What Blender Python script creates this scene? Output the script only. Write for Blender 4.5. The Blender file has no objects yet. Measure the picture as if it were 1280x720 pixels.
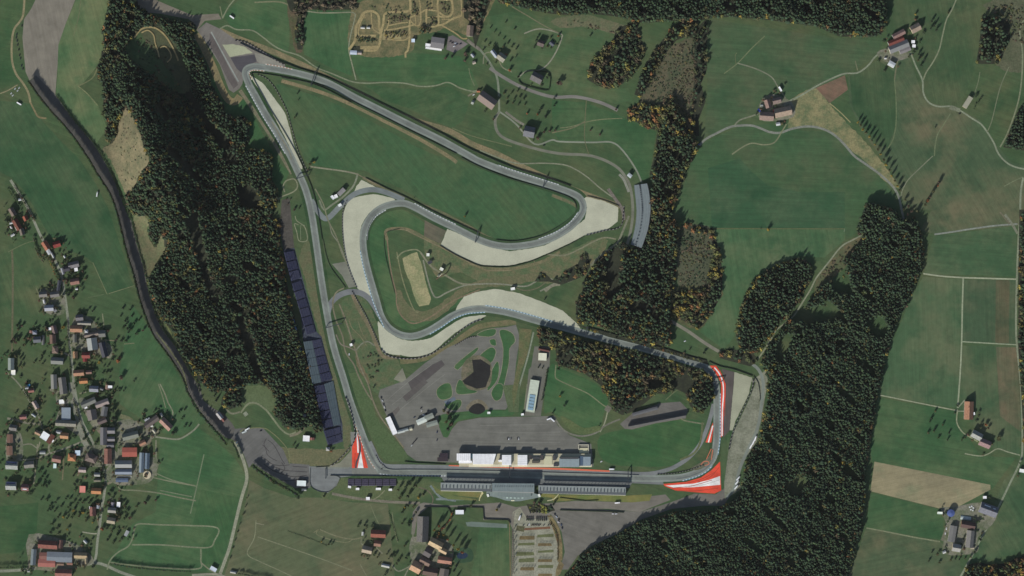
import bpy, math, random
import numpy as np
from mathutils import Vector
C = bpy.context.scene.collection
S = 1.6                                   # metres per traced unit
rnd = random.Random(7)
def wx(x): return (x-640)*S
def wy(y): return (360-y)*S
def pts(s): return [tuple(float(v) for v in p.split(',')) for p in s.split()]

# ---------------------------------------------------------------- terrain
RIDGE = [(146,60,6,14,36),(158,92,12,27,46),(175,128,48,42,54),(190,165,80,58,62),(201,205,82,62,64),(214,245,66,60,62),(235,290,30,52,50),(252,335,0,50,50)]
def height(px, py):
    px = np.asarray(px, float); py = np.asarray(py, float)
    best = np.full(px.shape, 1e9); h = np.zeros(px.shape)
    for (x0,y0,h0,a0,b0),(x1,y1,h1,a1,b1) in zip(RIDGE, RIDGE[1:]):
        dx, dy = x1-x0, y1-y0; L2 = dx*dx+dy*dy
        t = np.clip(((px-x0)*dx+(py-y0)*dy)/L2, 0, 1)
        qx, qy = px-(x0+t*dx), py-(y0+t*dy)
        d = np.hypot(qx, qy)
        side = dx*qy-dy*qx                # >0 : south-west of the ridge
        w = np.where(side > 0, a0+(a1-a0)*t, b0+(b1-b0)*t)
        s = np.clip(1-d/w, 0, 1); s = s*s*(3-2*s)
        hh = (h0+(h1-h0)*t)*s
        m = d < best
        best = np.where(m, d, best); h = np.where(m, hh, h)
    return h
_GX=np.arange(100,332,4.0); _GY=np.arange(0,360,4.0); _X,_Y=np.meshgrid(_GX,_GY); _HG=height(_X,_Y).tolist()
def gz(x, y):
    """height of the ground grid at a traced point"""
    if x>=320 or x<=104 or y<=4 or y>=352: return 0.0
    u=(x-100)/4; v=y/4; i=int(u); j=int(v); u-=i; v-=j
    return (_HG[j][i]*(1-u)+_HG[j][i+1]*u)*(1-v)+(_HG[j+1][i]*(1-u)+_HG[j+1][i+1]*u)*v

# ---------------------------------------------------------------- materials
def lin(c): c /= 255.0; return c/12.92 if c <= .04045 else ((c+.055)/1.055)**2.4
KA = 1.0
_AC={}
def albedo(rgb):
    k=tuple(int(v) for v in rgb)
    if k not in _AC: _AC[k]=_alb(rgb)
    return _AC[k]
def _alb(rgb): return tuple(min(.85, lin(float(v))*KA) for v in rgb)
MATS = {}
def nodes(name, rough=.9):
    m = bpy.data.materials.new(name); m.use_nodes = True
    nt = m.node_tree; b = nt.nodes['Principled BSDF']
    b.inputs['Roughness'].default_value = rough
    try: b.inputs['Specular IOR Level'].default_value = .25
    except Exception: pass
    return m, nt, b
def surf(rgb, kind='plain', rough=.9, ang=0.0, second=None, amt=.5, key=None):
    """procedural surface: kind plain | field | gravel | tarmac | tiles | metal | leaf | seats"""
    k = (tuple(rgb), kind, rough, ang, second, amt)
    if k in MATS: return MATS[k]
    m, nt, b = nodes('%s_%d_%d_%d' % ((kind,)+tuple(int(v) for v in rgb)), rough)
    N, Lk = nt.nodes, nt.links
    geo = N.new('ShaderNodeNewGeometry')
    def noise(sc, det=3, rough_=.55, src=None):
        n = N.new('ShaderNodeTexNoise'); n.inputs['Scale'].default_value = sc
        n.inputs['Detail'].default_value = det; n.inputs['Roughness'].default_value = rough_
        Lk.new(src or geo.outputs['Position'], n.inputs['Vector']); return n.outputs['Fac']
    def ramp(f, a, b_):
        r = N.new('ShaderNodeMapRange'); r.inputs['From Min'].default_value = a; r.inputs['From Max'].default_value = b_
        Lk.new(f, r.inputs['Value']); return r.outputs['Result']
    def mix(f, c1, c2, mode='MIX'):
        x = N.new('ShaderNodeMix'); x.data_type = 'RGBA'; x.blend_type = mode
        if isinstance(f, float): x.inputs[0].default_value = f
        else: Lk.new(f, x.inputs[0])
        for i, c in ((6, c1), (7, c2)):
            if isinstance(c, tuple): x.inputs[i].default_value = c+(1,)
            else: Lk.new(c, x.inputs[i])
        return x.outputs[2]
    def gain(col, f, lo, hi):
        r = N.new('ShaderNodeMapRange'); r.inputs['From Min'].default_value = .25; r.inputs['From Max'].default_value = .75
        r.inputs['To Min'].default_value = lo; r.inputs['To Max'].default_value = hi; Lk.new(f, r.inputs['Value'])
        v = N.new('ShaderNodeVectorMath'); v.operation = 'SCALE'; Lk.new(col, v.inputs[0]); Lk.new(r.outputs['Result'], v.inputs['Scale'])
        return v.outputs[0]
    if kind=='field' and rgb[1]>rgb[0]: rgb=tuple(v*q for v,q in zip(rgb,(.97,.955,.885))); second=second and tuple(v*q for v,q in zip(second,(.98,.955,.885)))
    c = albedo(rgb)
    mp = N.new('ShaderNodeMapping'); mp.inputs['Rotation'].default_value = (0,0,math.radians(ang)); Lk.new(geo.outputs['Position'], mp.inputs['Vector'])
    if kind == 'field':
        c2 = albedo(second) if second else albedo((rgb[0]*1.36+5, rgb[1]*1.1+2, rgb[2]*1.16+2))
        c3 = albedo((rgb[0]*.80, rgb[1]*.90, rgb[2]*.88))
        st = N.new('ShaderNodeMapping'); st.inputs['Scale'].default_value = (.012,.16,1); Lk.new(mp.outputs[0], st.inputs['Vector'])
        col = mix(ramp(noise(.010, 5, .62), .42, .68), c, c2)
        col = mix(ramp(noise(.017, 4, .6), .5, .72), col, c3)
        col = gain(col, noise(1.0, 3, .6, st.outputs[0]), .86, 1.14)
        s2 = N.new('ShaderNodeMapping'); s2.inputs['Scale'].default_value = (.004,.55,1); Lk.new(mp.outputs[0], s2.inputs['Vector']); col = gain(col, noise(1.0, 1, .5, s2.outputs[0]), .93, 1.07)
        col = gain(col, noise(.09, 4, .65), .86, 1.15)
        col = gain(col, noise(.8, 2, .6), .84, 1.17)
    elif kind == 'mottle':
        c2 = albedo(second) if second else albedo([v*.7 for v in rgb])
        col = mix(ramp(noise(.045, 5, .7), .40, .62), c, c2)
        col = gain(col, noise(.25, 4, .7), .68, 1.35)
        col = gain(col, noise(1.2, 2, .6), .8, 1.2)
    elif kind == 'gravel':
        col = mix(ramp(noise(.02, 3, .5), .4, .7), c, albedo([v*.93 for v in rgb]))
        col = gain(col, noise(.06, 5, .7), .90, 1.09)
        col = gain(col, noise(.5, 4, .6), .90, 1.10)
    elif kind == 'tarmac':
        st = N.new('ShaderNodeMapping'); st.inputs['Scale'].default_value = (.012,.22,1); Lk.new(mp.outputs[0], st.inputs['Vector'])
        col = mix(ramp(noise(.03, 4, .6), .4, .7), c, albedo([v*.88 for v in rgb]))
        col = gain(col, noise(1.0, 3, .6, st.outputs[0]), .86, 1.10)
        col = gain(col, noise(.05, 5, .7), .88, 1.12)
        col = gain(col, noise(.6, 3, .6), .92, 1.08)
    elif kind == 'tiles':
        br = N.new('ShaderNodeTexBrick'); br.inputs['Scale'].default_value = .9
        br.inputs['Color1'].default_value = c+(1,); br.inputs['Color2'].default_value = tuple(v*.8 for v in c)+(1,); br.inputs['Mortar'].default_value = tuple(v*.55 for v in c)+(1,)
        tc = N.new('ShaderNodeTexCoord'); Lk.new(tc.outputs['Object'], br.inputs['Vector'])
        col = gain(br.outputs['Color'], noise(.28, 5, .75), .58, 1.28)
    elif kind == 'metal':
        tc = N.new('ShaderNodeTexCoord'); st = N.new('ShaderNodeMapping'); st.inputs['Scale'].default_value = (1.1,.02,1); Lk.new(tc.outputs['Object'], st.inputs['Vector'])
        o = N.new('ShaderNodeRGB'); o.outputs[0].default_value = c+(1,)
        col = gain(o.outputs[0], noise(1.0, 2, .6, st.outputs[0]), .88, 1.08)
        col = gain(col, noise(.2, 3, .6), .9, 1.08)
    elif kind == 'leaf':
        o = N.new('ShaderNodeRGB'); o.outputs[0].default_value = c+(1,)
        col = gain(o.outputs[0], noise(.7, 3, .7), .6, 1.45)
    elif kind == 'tint':
        a = N.new('ShaderNodeAttribute'); a.attribute_name = 'tint'
        col = gain(a.outputs['Color'], noise(.7, 3, .7), .65, 1.4)
    else:
        o = N.new('ShaderNodeRGB'); o.outputs[0].default_value = c+(1,)
        col = gain(o.outputs[0], noise(.6, 3, .6), .9, 1.1)
    Lk.new(col, b.inputs['Base Color'])
    MATS[k] = m
    return m

# ---------------------------------------------------------------- mesh builder
class MB:
    def __init__(s): s.v=[]; s.f=[]; s.m=[]; s.mi=0
    def face(s, vs):
        n=len(s.v); s.v+= [tuple(p) for p in vs]; s.f.append(tuple(range(n,n+len(vs)))); s.m.append(s.mi)
    def prism(s, base, z0, z1, cap=True, bottom=False):
        """base: ccw list of (x,y) metres"""
        a = sum(base[i][0]*base[(i+1)%len(base)][1]-base[(i+1)%len(base)][0]*base[i][1] for i in range(len(base)))
        if a < 0: base = base[::-1]
        n=len(base); k=len(s.v)
        s.v += [(x,y,z0) for x,y in base]+[(x,y,z1) for x,y in base]
        for i in range(n):
            j=(i+1)%n; s.f.append((k+i,k+j,k+n+j,k+n+i)); s.m.append(s.mi)
        if cap: s.f.append(tuple(range(k+n,k+2*n))); s.m.append(s.mi)
        if bottom: s.f.append(tuple(range(k+n-1,k-1,-1))); s.m.append(s.mi)
    def box(s, cx, cy, z0, lx, ly, h, a=0):
        ca, sa = math.cos(a), math.sin(a)
        b=[(cx+u*ca-v*sa, cy+u*sa+v*ca) for u,v in ((-lx/2,-ly/2),(lx/2,-ly/2),(lx/2,ly/2),(-lx/2,ly/2))]
        s.prism(b, z0, z0+h, True, True)
    def cyl(s, cx, cy, z0, r, h, n=12, r2=None):
        r2 = r if r2 is None else r2; k=len(s.v)
        for z,q in ((z0,r),(z0+h,r2)):
            for i in range(n): s.v.append((cx+q*math.cos(6.28319*i/n), cy+q*math.sin(6.28319*i/n), z))
        for i in range(n):
            j=(i+1)%n; s.f.append((k+i,k+j,k+n+j,k+n+i)); s.m.append(s.mi)
        s.f.append(tuple(range(k+n,k+2*n))); s.m.append(s.mi)
    def bar(s, p, q, w):
        p=Vector(p); q=Vector(q); d=(q-p).normalized(); u=d.cross(Vector((0,0,1)))
        if u.length<.01: u=Vector((1,0,0))
        u.normalize(); t=d.cross(u)*w/2; u=u*w/2
        A=[p+u+t,p-u+t,p-u-t,p+u-t]; B=[q+u+t,q-u+t,q-u-t,q+u-t]
        for i in range(4): s.face([A[i],A[(i+1)%4],B[(i+1)%4],B[i]])
        s.face(A[::-1]); s.face(B)
    def mesh(s, name, mats):
        me=bpy.data.meshes.new(name); me.from_pydata(s.v,[],s.f)
        for m in (mats if isinstance(mats,(list,tuple)) else [mats]): me.materials.append(m)
        if len(me.materials)>1: me.polygons.foreach_set('material_index', s.m)
        me.update(); return me
    def build(s, name, mats, parent=None): return link(name, s.mesh(name,mats), parent)
def link(name, data, parent=None):
    o=bpy.data.objects.new(name,data); C.objects.link(o)
    if parent is not None: o.parent=parent
    return o
def tag(o, label=None, cat=None, group=None, kind=None):
    if label: o['label']=label
    if cat: o['category']=cat
    if group: o['group']=group
    if kind: o['kind']=kind
    return o
def empty(name, x, y, z=0, a=0):
    o=link(name,None); o.location=(x,y,z); o.rotation_euler=(0,0,a); o.empty_display_size=1; return o

# ---------------------------------------------------------------- flat sheets (ground marks, roads, fields)
CELL=8.0; LV={}
def cells_of(poly):
    out=set()
    n=len(poly)
    for i in range(n):
        (x0,y0),(x1,y1)=poly[i],poly[(i+1)%n]; k=max(1,int(math.hypot(x1-x0,y1-y0)/3))
        for j in range(k+1): out.add((int((x0+(x1-x0)*j/k)//CELL), int((y0+(y1-y0)*j/k)//CELL)))
    xs=[p[0] for p in poly]; ys=[p[1] for p in poly]
    for cx in range(int(min(xs)//CELL),int(max(xs)//CELL)+1):
        for cy in range(int(min(ys)//CELL),int(max(ys)//CELL)+1):
            if (cx,cy) not in out and inside((cx+.5)*CELL,(cy+.5)*CELL,poly): out.add((cx,cy))
    return out
def inside(x,y,poly):
    c=False; n=len(poly); j=n-1
    for i in range(n):
        xi,yi=poly[i]; xj,yj=poly[j]
        if (yi>y)!=(yj>y) and x < (xj-xi)*(y-yi)/(yj-yi)+xi: c=not c
        j=i
    return c
def inside_np(X,Y,poly):
    c=np.zeros(X.shape,bool); n=len(poly); j=n-1
    for i in range(n):
        xi,yi=poly[i]; xj,yj=poly[j]
        if yi!=yj:
            m=((yi>Y)!=(yj>Y))&(X < (xj-xi)*(Y-yi)/(yj-yi)+xi); c^=m
        j=i
    return c
STEP=.02
def level(cells):
    l=1+max([LV.get(c,0) for c in cells] or [0])
    for c in cells: LV[c]=l
    return l*STEP
def smooth(p, closed=False, k=4):
    n=len(p); out=[]
    if n<3: return list(p)
    rng=range(n) if closed else range(n-1)
    for i in rng:
        p0=p[(i-1)%n] if (closed or i>0) else p[i]; p1=p[i]; p2=p[(i+1)%n]; p3=p[(i+2)%n] if (closed or i+2<n) else p2
        for j in range(k):
            t=j/k
            out.append(tuple(.5*((2*p1[a])+(-p0[a]+p2[a])*t+(2*p0[a]-5*p1[a]+4*p2[a]-p3[a])*t*t+(-p0[a]+3*p1[a]-3*p2[a]+p3[a])*t**3) for a in (0,1)))
    if not closed: out.append(p[-1])
    return out
def ragged(poly, amp, step=2.5):
    n=len(poly); out=[]
    for i in range(n):
        (x0,y0),(x1,y1)=poly[i],poly[(i+1)%n]; k=max(1,int(math.hypot(x1-x0,y1-y0)/step))
        for j in range(k): out.append((x0+(x1-x0)*j/k+rnd.uniform(-amp,amp), y0+(y1-y0)*j/k+rnd.uniform(-amp,amp)))
    return out
def sheet(name, poly, m, sm=False, hill=False, label=None, rag=0):
    if isinstance(poly,str): poly=pts(poly)
    if sm: poly=smooth(poly,True,3)
    if rag: poly=ragged(poly,rag)
    z=level(cells_of(poly))
    b=MB()
    if hill:
        xs=[p[0] for p in poly]; ys=[p[1] for p in poly]; d=1.2
        nx=int((max(xs)-min(xs))/d)+2; ny=int((max(ys)-min(ys))/d)+2
        for i in range(nx):
            for j in range(ny):
                x=min(xs)+i*d; y=min(ys)+j*d
                if inside(x+d/2,y+d/2,poly):
                    q=[(x,y+d),(x+d,y+d),(x+d,y),(x,y)]
                    b.face([(wx(a),wy(c),gz(a,c)+z+.9) for a,c in q])
    else:
        a=sum(poly[i][0]*poly[(i+1)%len(poly)][1]-poly[(i+1)%len(poly)][0]*poly[i][1] for i in range(len(poly)))
        if a>0: poly=poly[::-1]
        b.face([(wx(x),wy(y),z) for x,y in poly])
    o=b.build(name,m); tag(o,label,kind='structure'); return o
def offset_line(line, d):
    out=[]; n=len(line)
    for i in range(n):
        a=line[max(0,i-1)]; c=line[min(n-1,i+1)]
        dx,dy=c[0]-a[0],c[1]-a[1]; l=math.hypot(dx,dy) or 1
        out.append((line[i][0]-dy/l*d, line[i][1]+dx/l*d))
    return out
def road(name, line, w, m, hill=False, sm=True, closed=False, k=5, dashes=None, label=None):
    """w in traced units; a sheet strip along a line"""
    if isinstance(line,str): line=pts(line)
    if sm: line=smooth(line,closed,k)
    if closed: line=line+[line[0]]
    ws = w if isinstance(w,(list,tuple)) else None
    if closed:
        n=len(line)-1; A=[];B=[]
        for i in range(n+1):
            a=line[(i-1)%n]; c=line[(i+1)%n]; dx,dy=c[0]-a[0],c[1]-a[1]; l=math.hypot(dx,dy) or 1
            A.append((line[i%n][0]-dy/l*w/2, line[i%n][1]+dx/l*w/2)); B.append((line[i%n][0]+dy/l*w/2, line[i%n][1]-dx/l*w/2))
    else:
        A=offset_line(line,w/2); B=offset_line(line,-w/2)
    cl=set()
    for i in range(len(line)-1): cl|=cells_of([A[i],A[i+1],B[i+1],B[i]])
    z=level(cl); b=MB()
    def Z(p): return z+(gz(*p)+1.1 if hill else 0)
    acc=0
    for i in range(len(line)-1):
        q=[A[i],A[i+1],B[i+1],B[i]]
        if dashes:
            b.mi=i%2
        b.face([(wx(x),wy(y),Z((x,y))) for x,y in q])
    o=b.build(name,m); tag(o,label,kind='structure'); return o
def resample(line, step):
    out=[line[0]]; acc=0
    for (x0,y0),(x1,y1) in zip(line,line[1:]):
        l=math.hypot(x1-x0,y1-y0)
        if l==0: continue
        t=step-acc
        while t<=l: out.append((x0+(x1-x0)*t/l,y0+(y1-y0)*t/l)); t+=step
        acc=(acc+l)%step
    return out
# ---------------------------------------------------------------- the setting
GREEN=(62,92,62); DGREEN=(53,87,60); LGREEN=(70,99,70); OLIVE=(80,94,72)
def ground():
    xs=np.arange(-100,1385,4.0); ys=np.arange(-100,825,4.0)
    X,Y=np.meshgrid(xs,ys); Z=height(X,Y)
    nx,ny=len(xs),len(ys)
    V=np.stack([(X-640)*S,(360-Y)*S,Z],-1).reshape(-1,3)
    b=MB(); b.v=[tuple(v) for v in V.tolist()]
    for j in range(ny-1):
        for i in range(nx-1):
            a=j*nx+i; b.f.append((a,a+nx,a+nx+1,a+1)); b.m.append(0)
    x0,x1,y1,y0=wx(xs[0]),wx(xs[-1]),wy(ys[0]),wy(ys[-1]); R=9000
    for q in (((-R,-R),(R,-R),(R,y0),(-R,y0)),((-R,y1),(R,y1),(R,R),(-R,R)),((-R,y0),(x0,y0),(x0,y1),(-R,y1)),((x1,y0),(R,y0),(R,y1),(x1,y1))):
        b.face([(x,y,0) for x,y in q])
    o=b.build('ground',surf((68,92,64),'field',1,20,(86,96,70))); tag(o,kind='structure')
ground()
def F(s,rgb,ang=0,sec=None,sm=False,hill=False,name='field'): return sheet(name,s,surf(rgb,'field',1,ang,sec),sm,hill)
def M(s,rgb,sec=None,sm=True,hill=False,name='meadow'): return sheet(name,s,surf(rgb,'mottle',1,0,sec),sm,hill,None,.8)
F("-20,125 28,128 38,130 50,148 75,175 100,200 120,230 135,260 145,290 155,320 162,345 168,358 133,367 116,328 108,322 80,310 60,292 44,262 30,238 14,222 -20,205",DGREEN,60)
F("95,0 96,-30 138,-30 136,0 129,40 129,62 122,82 103,105 97,108 122,130 130,150 134,160 120,180 95,150 80,130 70,115 72,95 72,55 80,35",(78,108,76),75)
F("-20,-30 30,-30 28,0 27,20 18,35 15,55 18,80 25,103 -20,118",GREEN,10)
F("200,548 225,548 248,535 262,545 282,562 293,572 305,590 309,600 304,620 295,660 282,705 270,715 200,712 170,705 140,703 133,700 145,690 165,655 195,640 197,600",(62,97,66),15)
F("252,612 300,622 292,655 276,705 252,705 254,680 270,660 240,658",(54,92,60),75)
F("312,600 330,610 365,622 400,622 440,628 485,630 495,735 275,735 290,690 305,640",(90,101,78),-22,(104,104,84))
F("345,105 370,112 395,120 420,130 450,145 480,160 510,178 540,192 560,198 575,200 600,210 640,225 690,240 715,250 722,262 718,275 705,288 680,297 640,300 610,297 595,285 575,272 540,258 500,235 470,222 455,213 430,213 400,207 385,205 375,185 362,150 352,120",(64,97,68),50,(78,98,70),True)
F("886,40 889,24 1045,48 1105,47 1095,72 1057,92 985,127 960,140 925,150 880,175 884,130 884,90",(68,94,68),5,(84,94,72))
F("878,178 925,158 960,155 1000,163 1040,165 1075,195 1105,225 1118,245 1122,262 1100,255 1085,252 1080,262 1078,285 1058,300 1056,287 890,285 857,278 842,262 855,230 865,200",(64,94,66),3,(78,94,70))
F("885,210 925,198 940,215 960,232 1000,240 1056,240 1056,286 890,284",(52,87,62),2)
F("893,286 1056,287 1056,300 1030,322 1000,320 975,328 948,345 934,362 930,380 922,415 905,437 875,415 890,390 902,360 900,335 895,315",(66,99,70),80)
F("1109,-30 1228,-30 1226,56 1221,80 1215,95 1200,133 1165,130 1150,105 1138,60 1108,50",(62,88,62),80)
F("1098,75 1110,75 1135,65 1150,110 1160,128 1200,137 1225,150 1240,175 1265,203 1300,212 1300,280 1168,292 1150,288 1165,262 1130,262 1127,245 1115,215 1078,165 1062,130 1060,95",(74,94,71),60)
F("1062,95 1098,75 1118,90 1122,150 1110,185 1092,180 1066,135",(58,86,60),85)
F("1168,295 1270,282 1272,345 1155,343 1160,320",(63,93,67),5)
F("1154,346 1203,349 1200,430 1197,510 1100,494 1106,460 1118,422 1140,370",(70,98,72),88)
F("1205,350 1271,350 1270,430 1202,428",(66,90,68),88)
F("1245,350 1262,350 1261,429 1244,429",(78,87,67),88)
F("1202,432 1270,433 1276,470 1278,500 1274,570 1240,560 1215,530 1200,510",(67,93,68),88)
F("1245,434 1270,434 1275,480 1276,540 1250,520",(84,94,74),88)
F("1098,497 1195,514 1197,530 1210,545 1225,570 1270,572 1240,612 1238,607 1090,577 1088,560",(57,92,62),10)
F("1093,577 1238,606 1238,612 1195,635 1180,637 1088,614",(142,134,104),-12,(126,120,94))
F("1088,616 1180,638 1178,675 1082,660",(58,92,62),-12)
F("1082,661 1175,677 1200,700 1205,735 1055,735 1072,690",(76,94,71),-12)
F("1255,600 1285,575 1285,690 1210,704 1228,668",(64,92,66),60)
F("256,75 275,110 290,130 305,125 330,170 350,205 362,215 350,240 338,225 338,193 305,189 311,178 311,156 292,148 281,141 264,105",(58,95,62),-60)
F("300,-20 354,-20 357,5 360,10 362,50 360,65 345,60 320,40 290,35 280,20 298,0",(62,97,66),20)
F("380,22 385,13 440,14 437,60 440,95 415,85 380,68",(60,97,66),80)
F("440,66 500,65 545,68 575,70 590,90 598,108 590,116 560,105 530,108 500,104 450,100 440,80",(60,95,64),0)
F("455,106 520,112 560,108 588,122 580,150 565,160 540,150 510,135 480,125 465,112",(57,90,61),-20)
F("612,20 640,15 700,25 735,30 770,45 745,75 733,100 760,112 785,110 790,125 770,130 730,120 690,115 640,95 600,60",(70,97,68),10)
F("690,125 730,128 765,140 785,150 820,165 815,200 810,225 802,225 790,200 770,180 700,178 690,160",(57,92,62),0)
F("750,545 790,535 800,533 850,525 870,525 878,530 878,555 865,570 840,582 790,583 765,580 750,570",(52,91,58),15,None,True)
F("690,455 700,460 745,480 760,500 755,515 750,535 735,540 710,530 690,515 680,515 684,470",(56,95,62),20,None,True)
F("600,657 637,659 637,735 585,735 595,690",(64,96,66),88)
F("-20,312 45,300 60,330 74,350 60,365 50,360 52,395 15,395 -20,400",(66,92,64),70)
F("-20,635 48,628 46,664 25,690 -20,695",(52,86,56),5)
F("165,380 180,400 205,440 228,478 250,515 258,528 225,545 200,540 150,505 148,470",(62,96,66),-60)
F("458,268 470,258 500,260 545,290 535,300 520,288 490,288 484,300 490,330 496,368 505,395 520,400 548,395 575,372 585,365 578,385 555,402 530,412 505,412 484,395 474,360 462,320",(60,96,64),30,None,True)
# rough ground, clear-cuts, clearings
M("139,180 146,170 148,154 157,136 168,144 180,167 187,189 193,204 180,219 169,236 160,246 150,225 138,200 128,186",(120,112,86),(96,96,72),True,True)
M("167,270 186,272 185,292 194,309 204,293 207,313 198,326 188,343 184,350 178,325 172,300",(92,100,70),(104,100,74),True,True)
M("167,45 180,33 200,33 216,50 229,70 237,90 239,112 228,118 205,105 185,90 165,75 155,62",(70,76,56),(84,88,62),True)
M("820,60 838,58 870,48 874,100 872,135 862,160 836,162 832,138 800,130 812,100",(94,88,68),(72,80,58))
M("848,285 890,285 894,315 884,345 880,362 850,362 846,330",(84,86,66),(68,76,56))
M("838,360 902,360 890,388 874,412 840,396",(92,92,64),(66,76,50))
M("985,127 1019,110 1037,130 1060,155 1080,175 1100,200 1125,235 1105,225 1080,200 1060,185 1045,170 1035,162 1015,158 985,160 990,140",(134,128,92),(92,104,72))
M("690,25 730,18 770,28 800,38 790,50 765,42 735,34 700,34",(88,98,70),(108,104,80))
M("1228,6 1285,0 1285,85 1246,82 1262,50 1260,28",(92,94,72),(74,82,60))
M("1020,350 1035,330 1058,304 1076,296 1078,310 1060,330 1040,350 1020,372",(80,90,62),(100,92,68))
M("440,10 450,2 610,-20 606,25 590,45 560,35 545,40 520,45 510,68 440,66",(88,92,64),(124,114,82))
M("359,0 381,-5 380,20 379,60 374,66 368,60",(96,84,66),(72,80,52))
M("445,455 450,430 462,428 478,445 498,452 497,470 470,480 462,480",(112,102,76),(88,88,62))
F("1020,110 1056,94 1060,112 1037,129",(106,92,74),25)
F("531,274 559,285 551,305 530,295",(106,99,82),30,(98,92,76))
M("455,372 478,420 498,452 506,474 500,482 470,492 460,470 440,430 425,380",(74,96,64),(96,98,70))
M("300,485 331,482 344,492 340,515 325,505 308,508 300,498",(92,106,74),(84,98,66))
M("362,560 420,562 438,560 420,580 388,583 362,578 352,560",(106,104,76),(94,98,70))
M("374,322 386,300 396,360 404,400 412,430 424,470 432,500 440,545 430,560 425,520 405,440 390,385 380,345",(88,98,68),(98,96,70))
M("530,300 575,315 620,335 690,322 740,300 760,300 745,330 720,345 700,355 640,350 600,352 575,340 545,345",(80,98,66),(108,104,76))
M("496,368 502,394 522,402 552,396 575,372 600,360 640,357 662,352 700,345 690,338 640,345 600,350 580,358 560,372 540,386 522,388 508,378 500,362",(106,102,76),(92,98,68))
M("800,450 830,455 855,450 880,470 850,490",(70,84,56),(84,88,58))
M("430,470 455,470 470,520 492,548 510,572 480,575 462,540 445,500",(80,98,64),(72,92,58))
M("500,600 545,602 560,612 500,625 425,625 400,620 425,598",(88,98,66),(76,92,60))
# dusty verge strips beside the circuit
TAN=(132,120,90)
road('dirt_path',"275,38 300,49 340,64 380,82 420,102 450,117 480,134 520,151 560,163 590,180 620,192 650,207 700,230 740,246 775,258",7,surf(TAN,'mottle',1,0,(108,106,78)))
road('dirt_path',"352,101 400,115 440,131 480,151 500,161 530,177 560,195 571,203",4.5,surf(TAN,'mottle',1,0,(108,106,78)))
road('dirt_path',"246,42 258,66 268,88 276,108 285,124 294,127 300,120",9,surf((132,118,84),'mottle',1,0,(114,108,80)))
road('dirt_path',"300,113 315,135 335,165 352,195 365,217",4.5,surf((120,114,92),'mottle',1,0,(104,104,82)))
road('dirt_path',"454,222 480,236 510,250 550,265 585,283 615,299 640,304 680,300 710,286 724,268 718,256 690,244",4,surf((112,106,80),'mottle',1,0,(88,96,68)))
road('dirt_path',"484,300 482,290 490,286 510,287 535,300 565,315 590,330 615,336 640,336 675,328 700,315",4,surf((120,112,84),'mottle',1,0,(92,98,70)))
road('dirt_path',"500,446 480,446 471,432 462,410 448,385 438,362",4.5,surf((124,112,88),'mottle',1,0,(100,98,74)))
road('dirt_path',"500,452 530,448 560,435 580,420 600,408 630,404 645,402",7,surf((116,108,80),'mottle',1,0,(94,98,66)))
# ---------------------------------------------------------------- tarmac
TRK=[(484,590),(560,590.5),(640,593),(720,595.5),(800,598),(830,598),(852,596.5),(868,592),(880,586),(888,578),(893,568),(895.5,550),(896,530),(896,510),(896,492),(894,478),(889,466),(880,458),(862,452),(838,445),(800,434.5),(760,424.5),(730,416.5),(705,409.5),(675,402),(640,392),(620,388),(600,386),(583,388),(565,395),(550,405),(535,414),(520,419.5),(507,420),(495,416),(484,407.5),(476,394),(471,377),(466,360),(459,335),(454.5,312),(454,294),(458,280),(467,267),(481,258),(501,254),(516,258),(542,272),(569,285),(595,298),(618,306),(643,308),(675,303),(697,294),(716,281),(727,267),(729,257),(725,248),(716,242),(697,235),(675,228),(637,216),(600,202),(587,195),(550,174.5),(512,156),(475,137.5),(443,121.5),(406,102),(369,91),(331,84.5),(316,83.5),(308,87),(307,94),(311,105),(320,121),(331,141),(346,165),(361,191),(372,214),(382,237),(389,264),(395,302),(401,345),(408,388),(417,433),(429,472),(437,499),(447,527),(456,551),(465,572),(473,584)]
road('verge',TRK,16,surf((50,78,52),'field',1,0),closed=True)
TAR=lambda rgb,ang=0: surf(rgb,'tarmac',.85,ang)
sheet('old_runway_tarmac',"56,-25 96,-25 94,0 82,30 73,56 72,81 69,120 54,103 45,94 37,101 32,90 28,47 30,24 39,11",TAR((128,123,110),80))
sheet('old_track_tarmac',"165,-10 195,0 240,19 273,17 277,24 256,26 246,38 245,32 236,24 200,17 176,15 150,0",TAR((122,116,102),-20))
sheet('access_road',"37,102 45,94 54,103 71,120 94,152 116,178 131,201 144,227 153,250 163,270 172,306 180,334 186,362 191,382 202,409 221,435 237,462 249,480 254,501 266,510 279,517 290,529 294,536 299,556 290,549 282,547 266,534 252,516 234,488 229,472 210,442 191,416 175,373 169,347 159,315 148,270 138,243 122,217 109,195 86,163 66,141 49,120",TAR((98,96,90),-60))
sheet('parking_tarmac',"294,536 307,535 329,535 339,546 354,562 361,579 387,581 388,610 369,610 354,602 335,592 316,579 311,585 307,574 299,555 290,545",TAR((104,104,100),-40))
sheet('turning_area',"386,583 440,584 478,585 478,594 440,595 425,597 421,607 410,616 397,614 388,607",TAR((122,126,124),0))
sheet('runoff_tarmac',"246,38 258,28 275,36 294,49 312,56 331,65 356,81 357,85 320,85 305,90 303,105 299,111 292,116 286,112 275,81 262,60 252,45",TAR((122,118,110),-60))
sheet('runoff_tarmac',"288,72 318,68 321,77 311,81 302,91 296,86",TAR((82,80,84),0))
sheet('apron_strip','262,41 266,45 278,68 290,92 298,106 292,111 284,98 272,74 262,56',TAR((100,94,90),-60))
road('pale_strip','264,40 276,62 288,84 298,102',1.6,TAR((150,156,148),-60))
sheet('pale_runoff','318,66 330,68 352,80 354,83 325,80 321,76',TAR((144,142,130),20))
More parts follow.
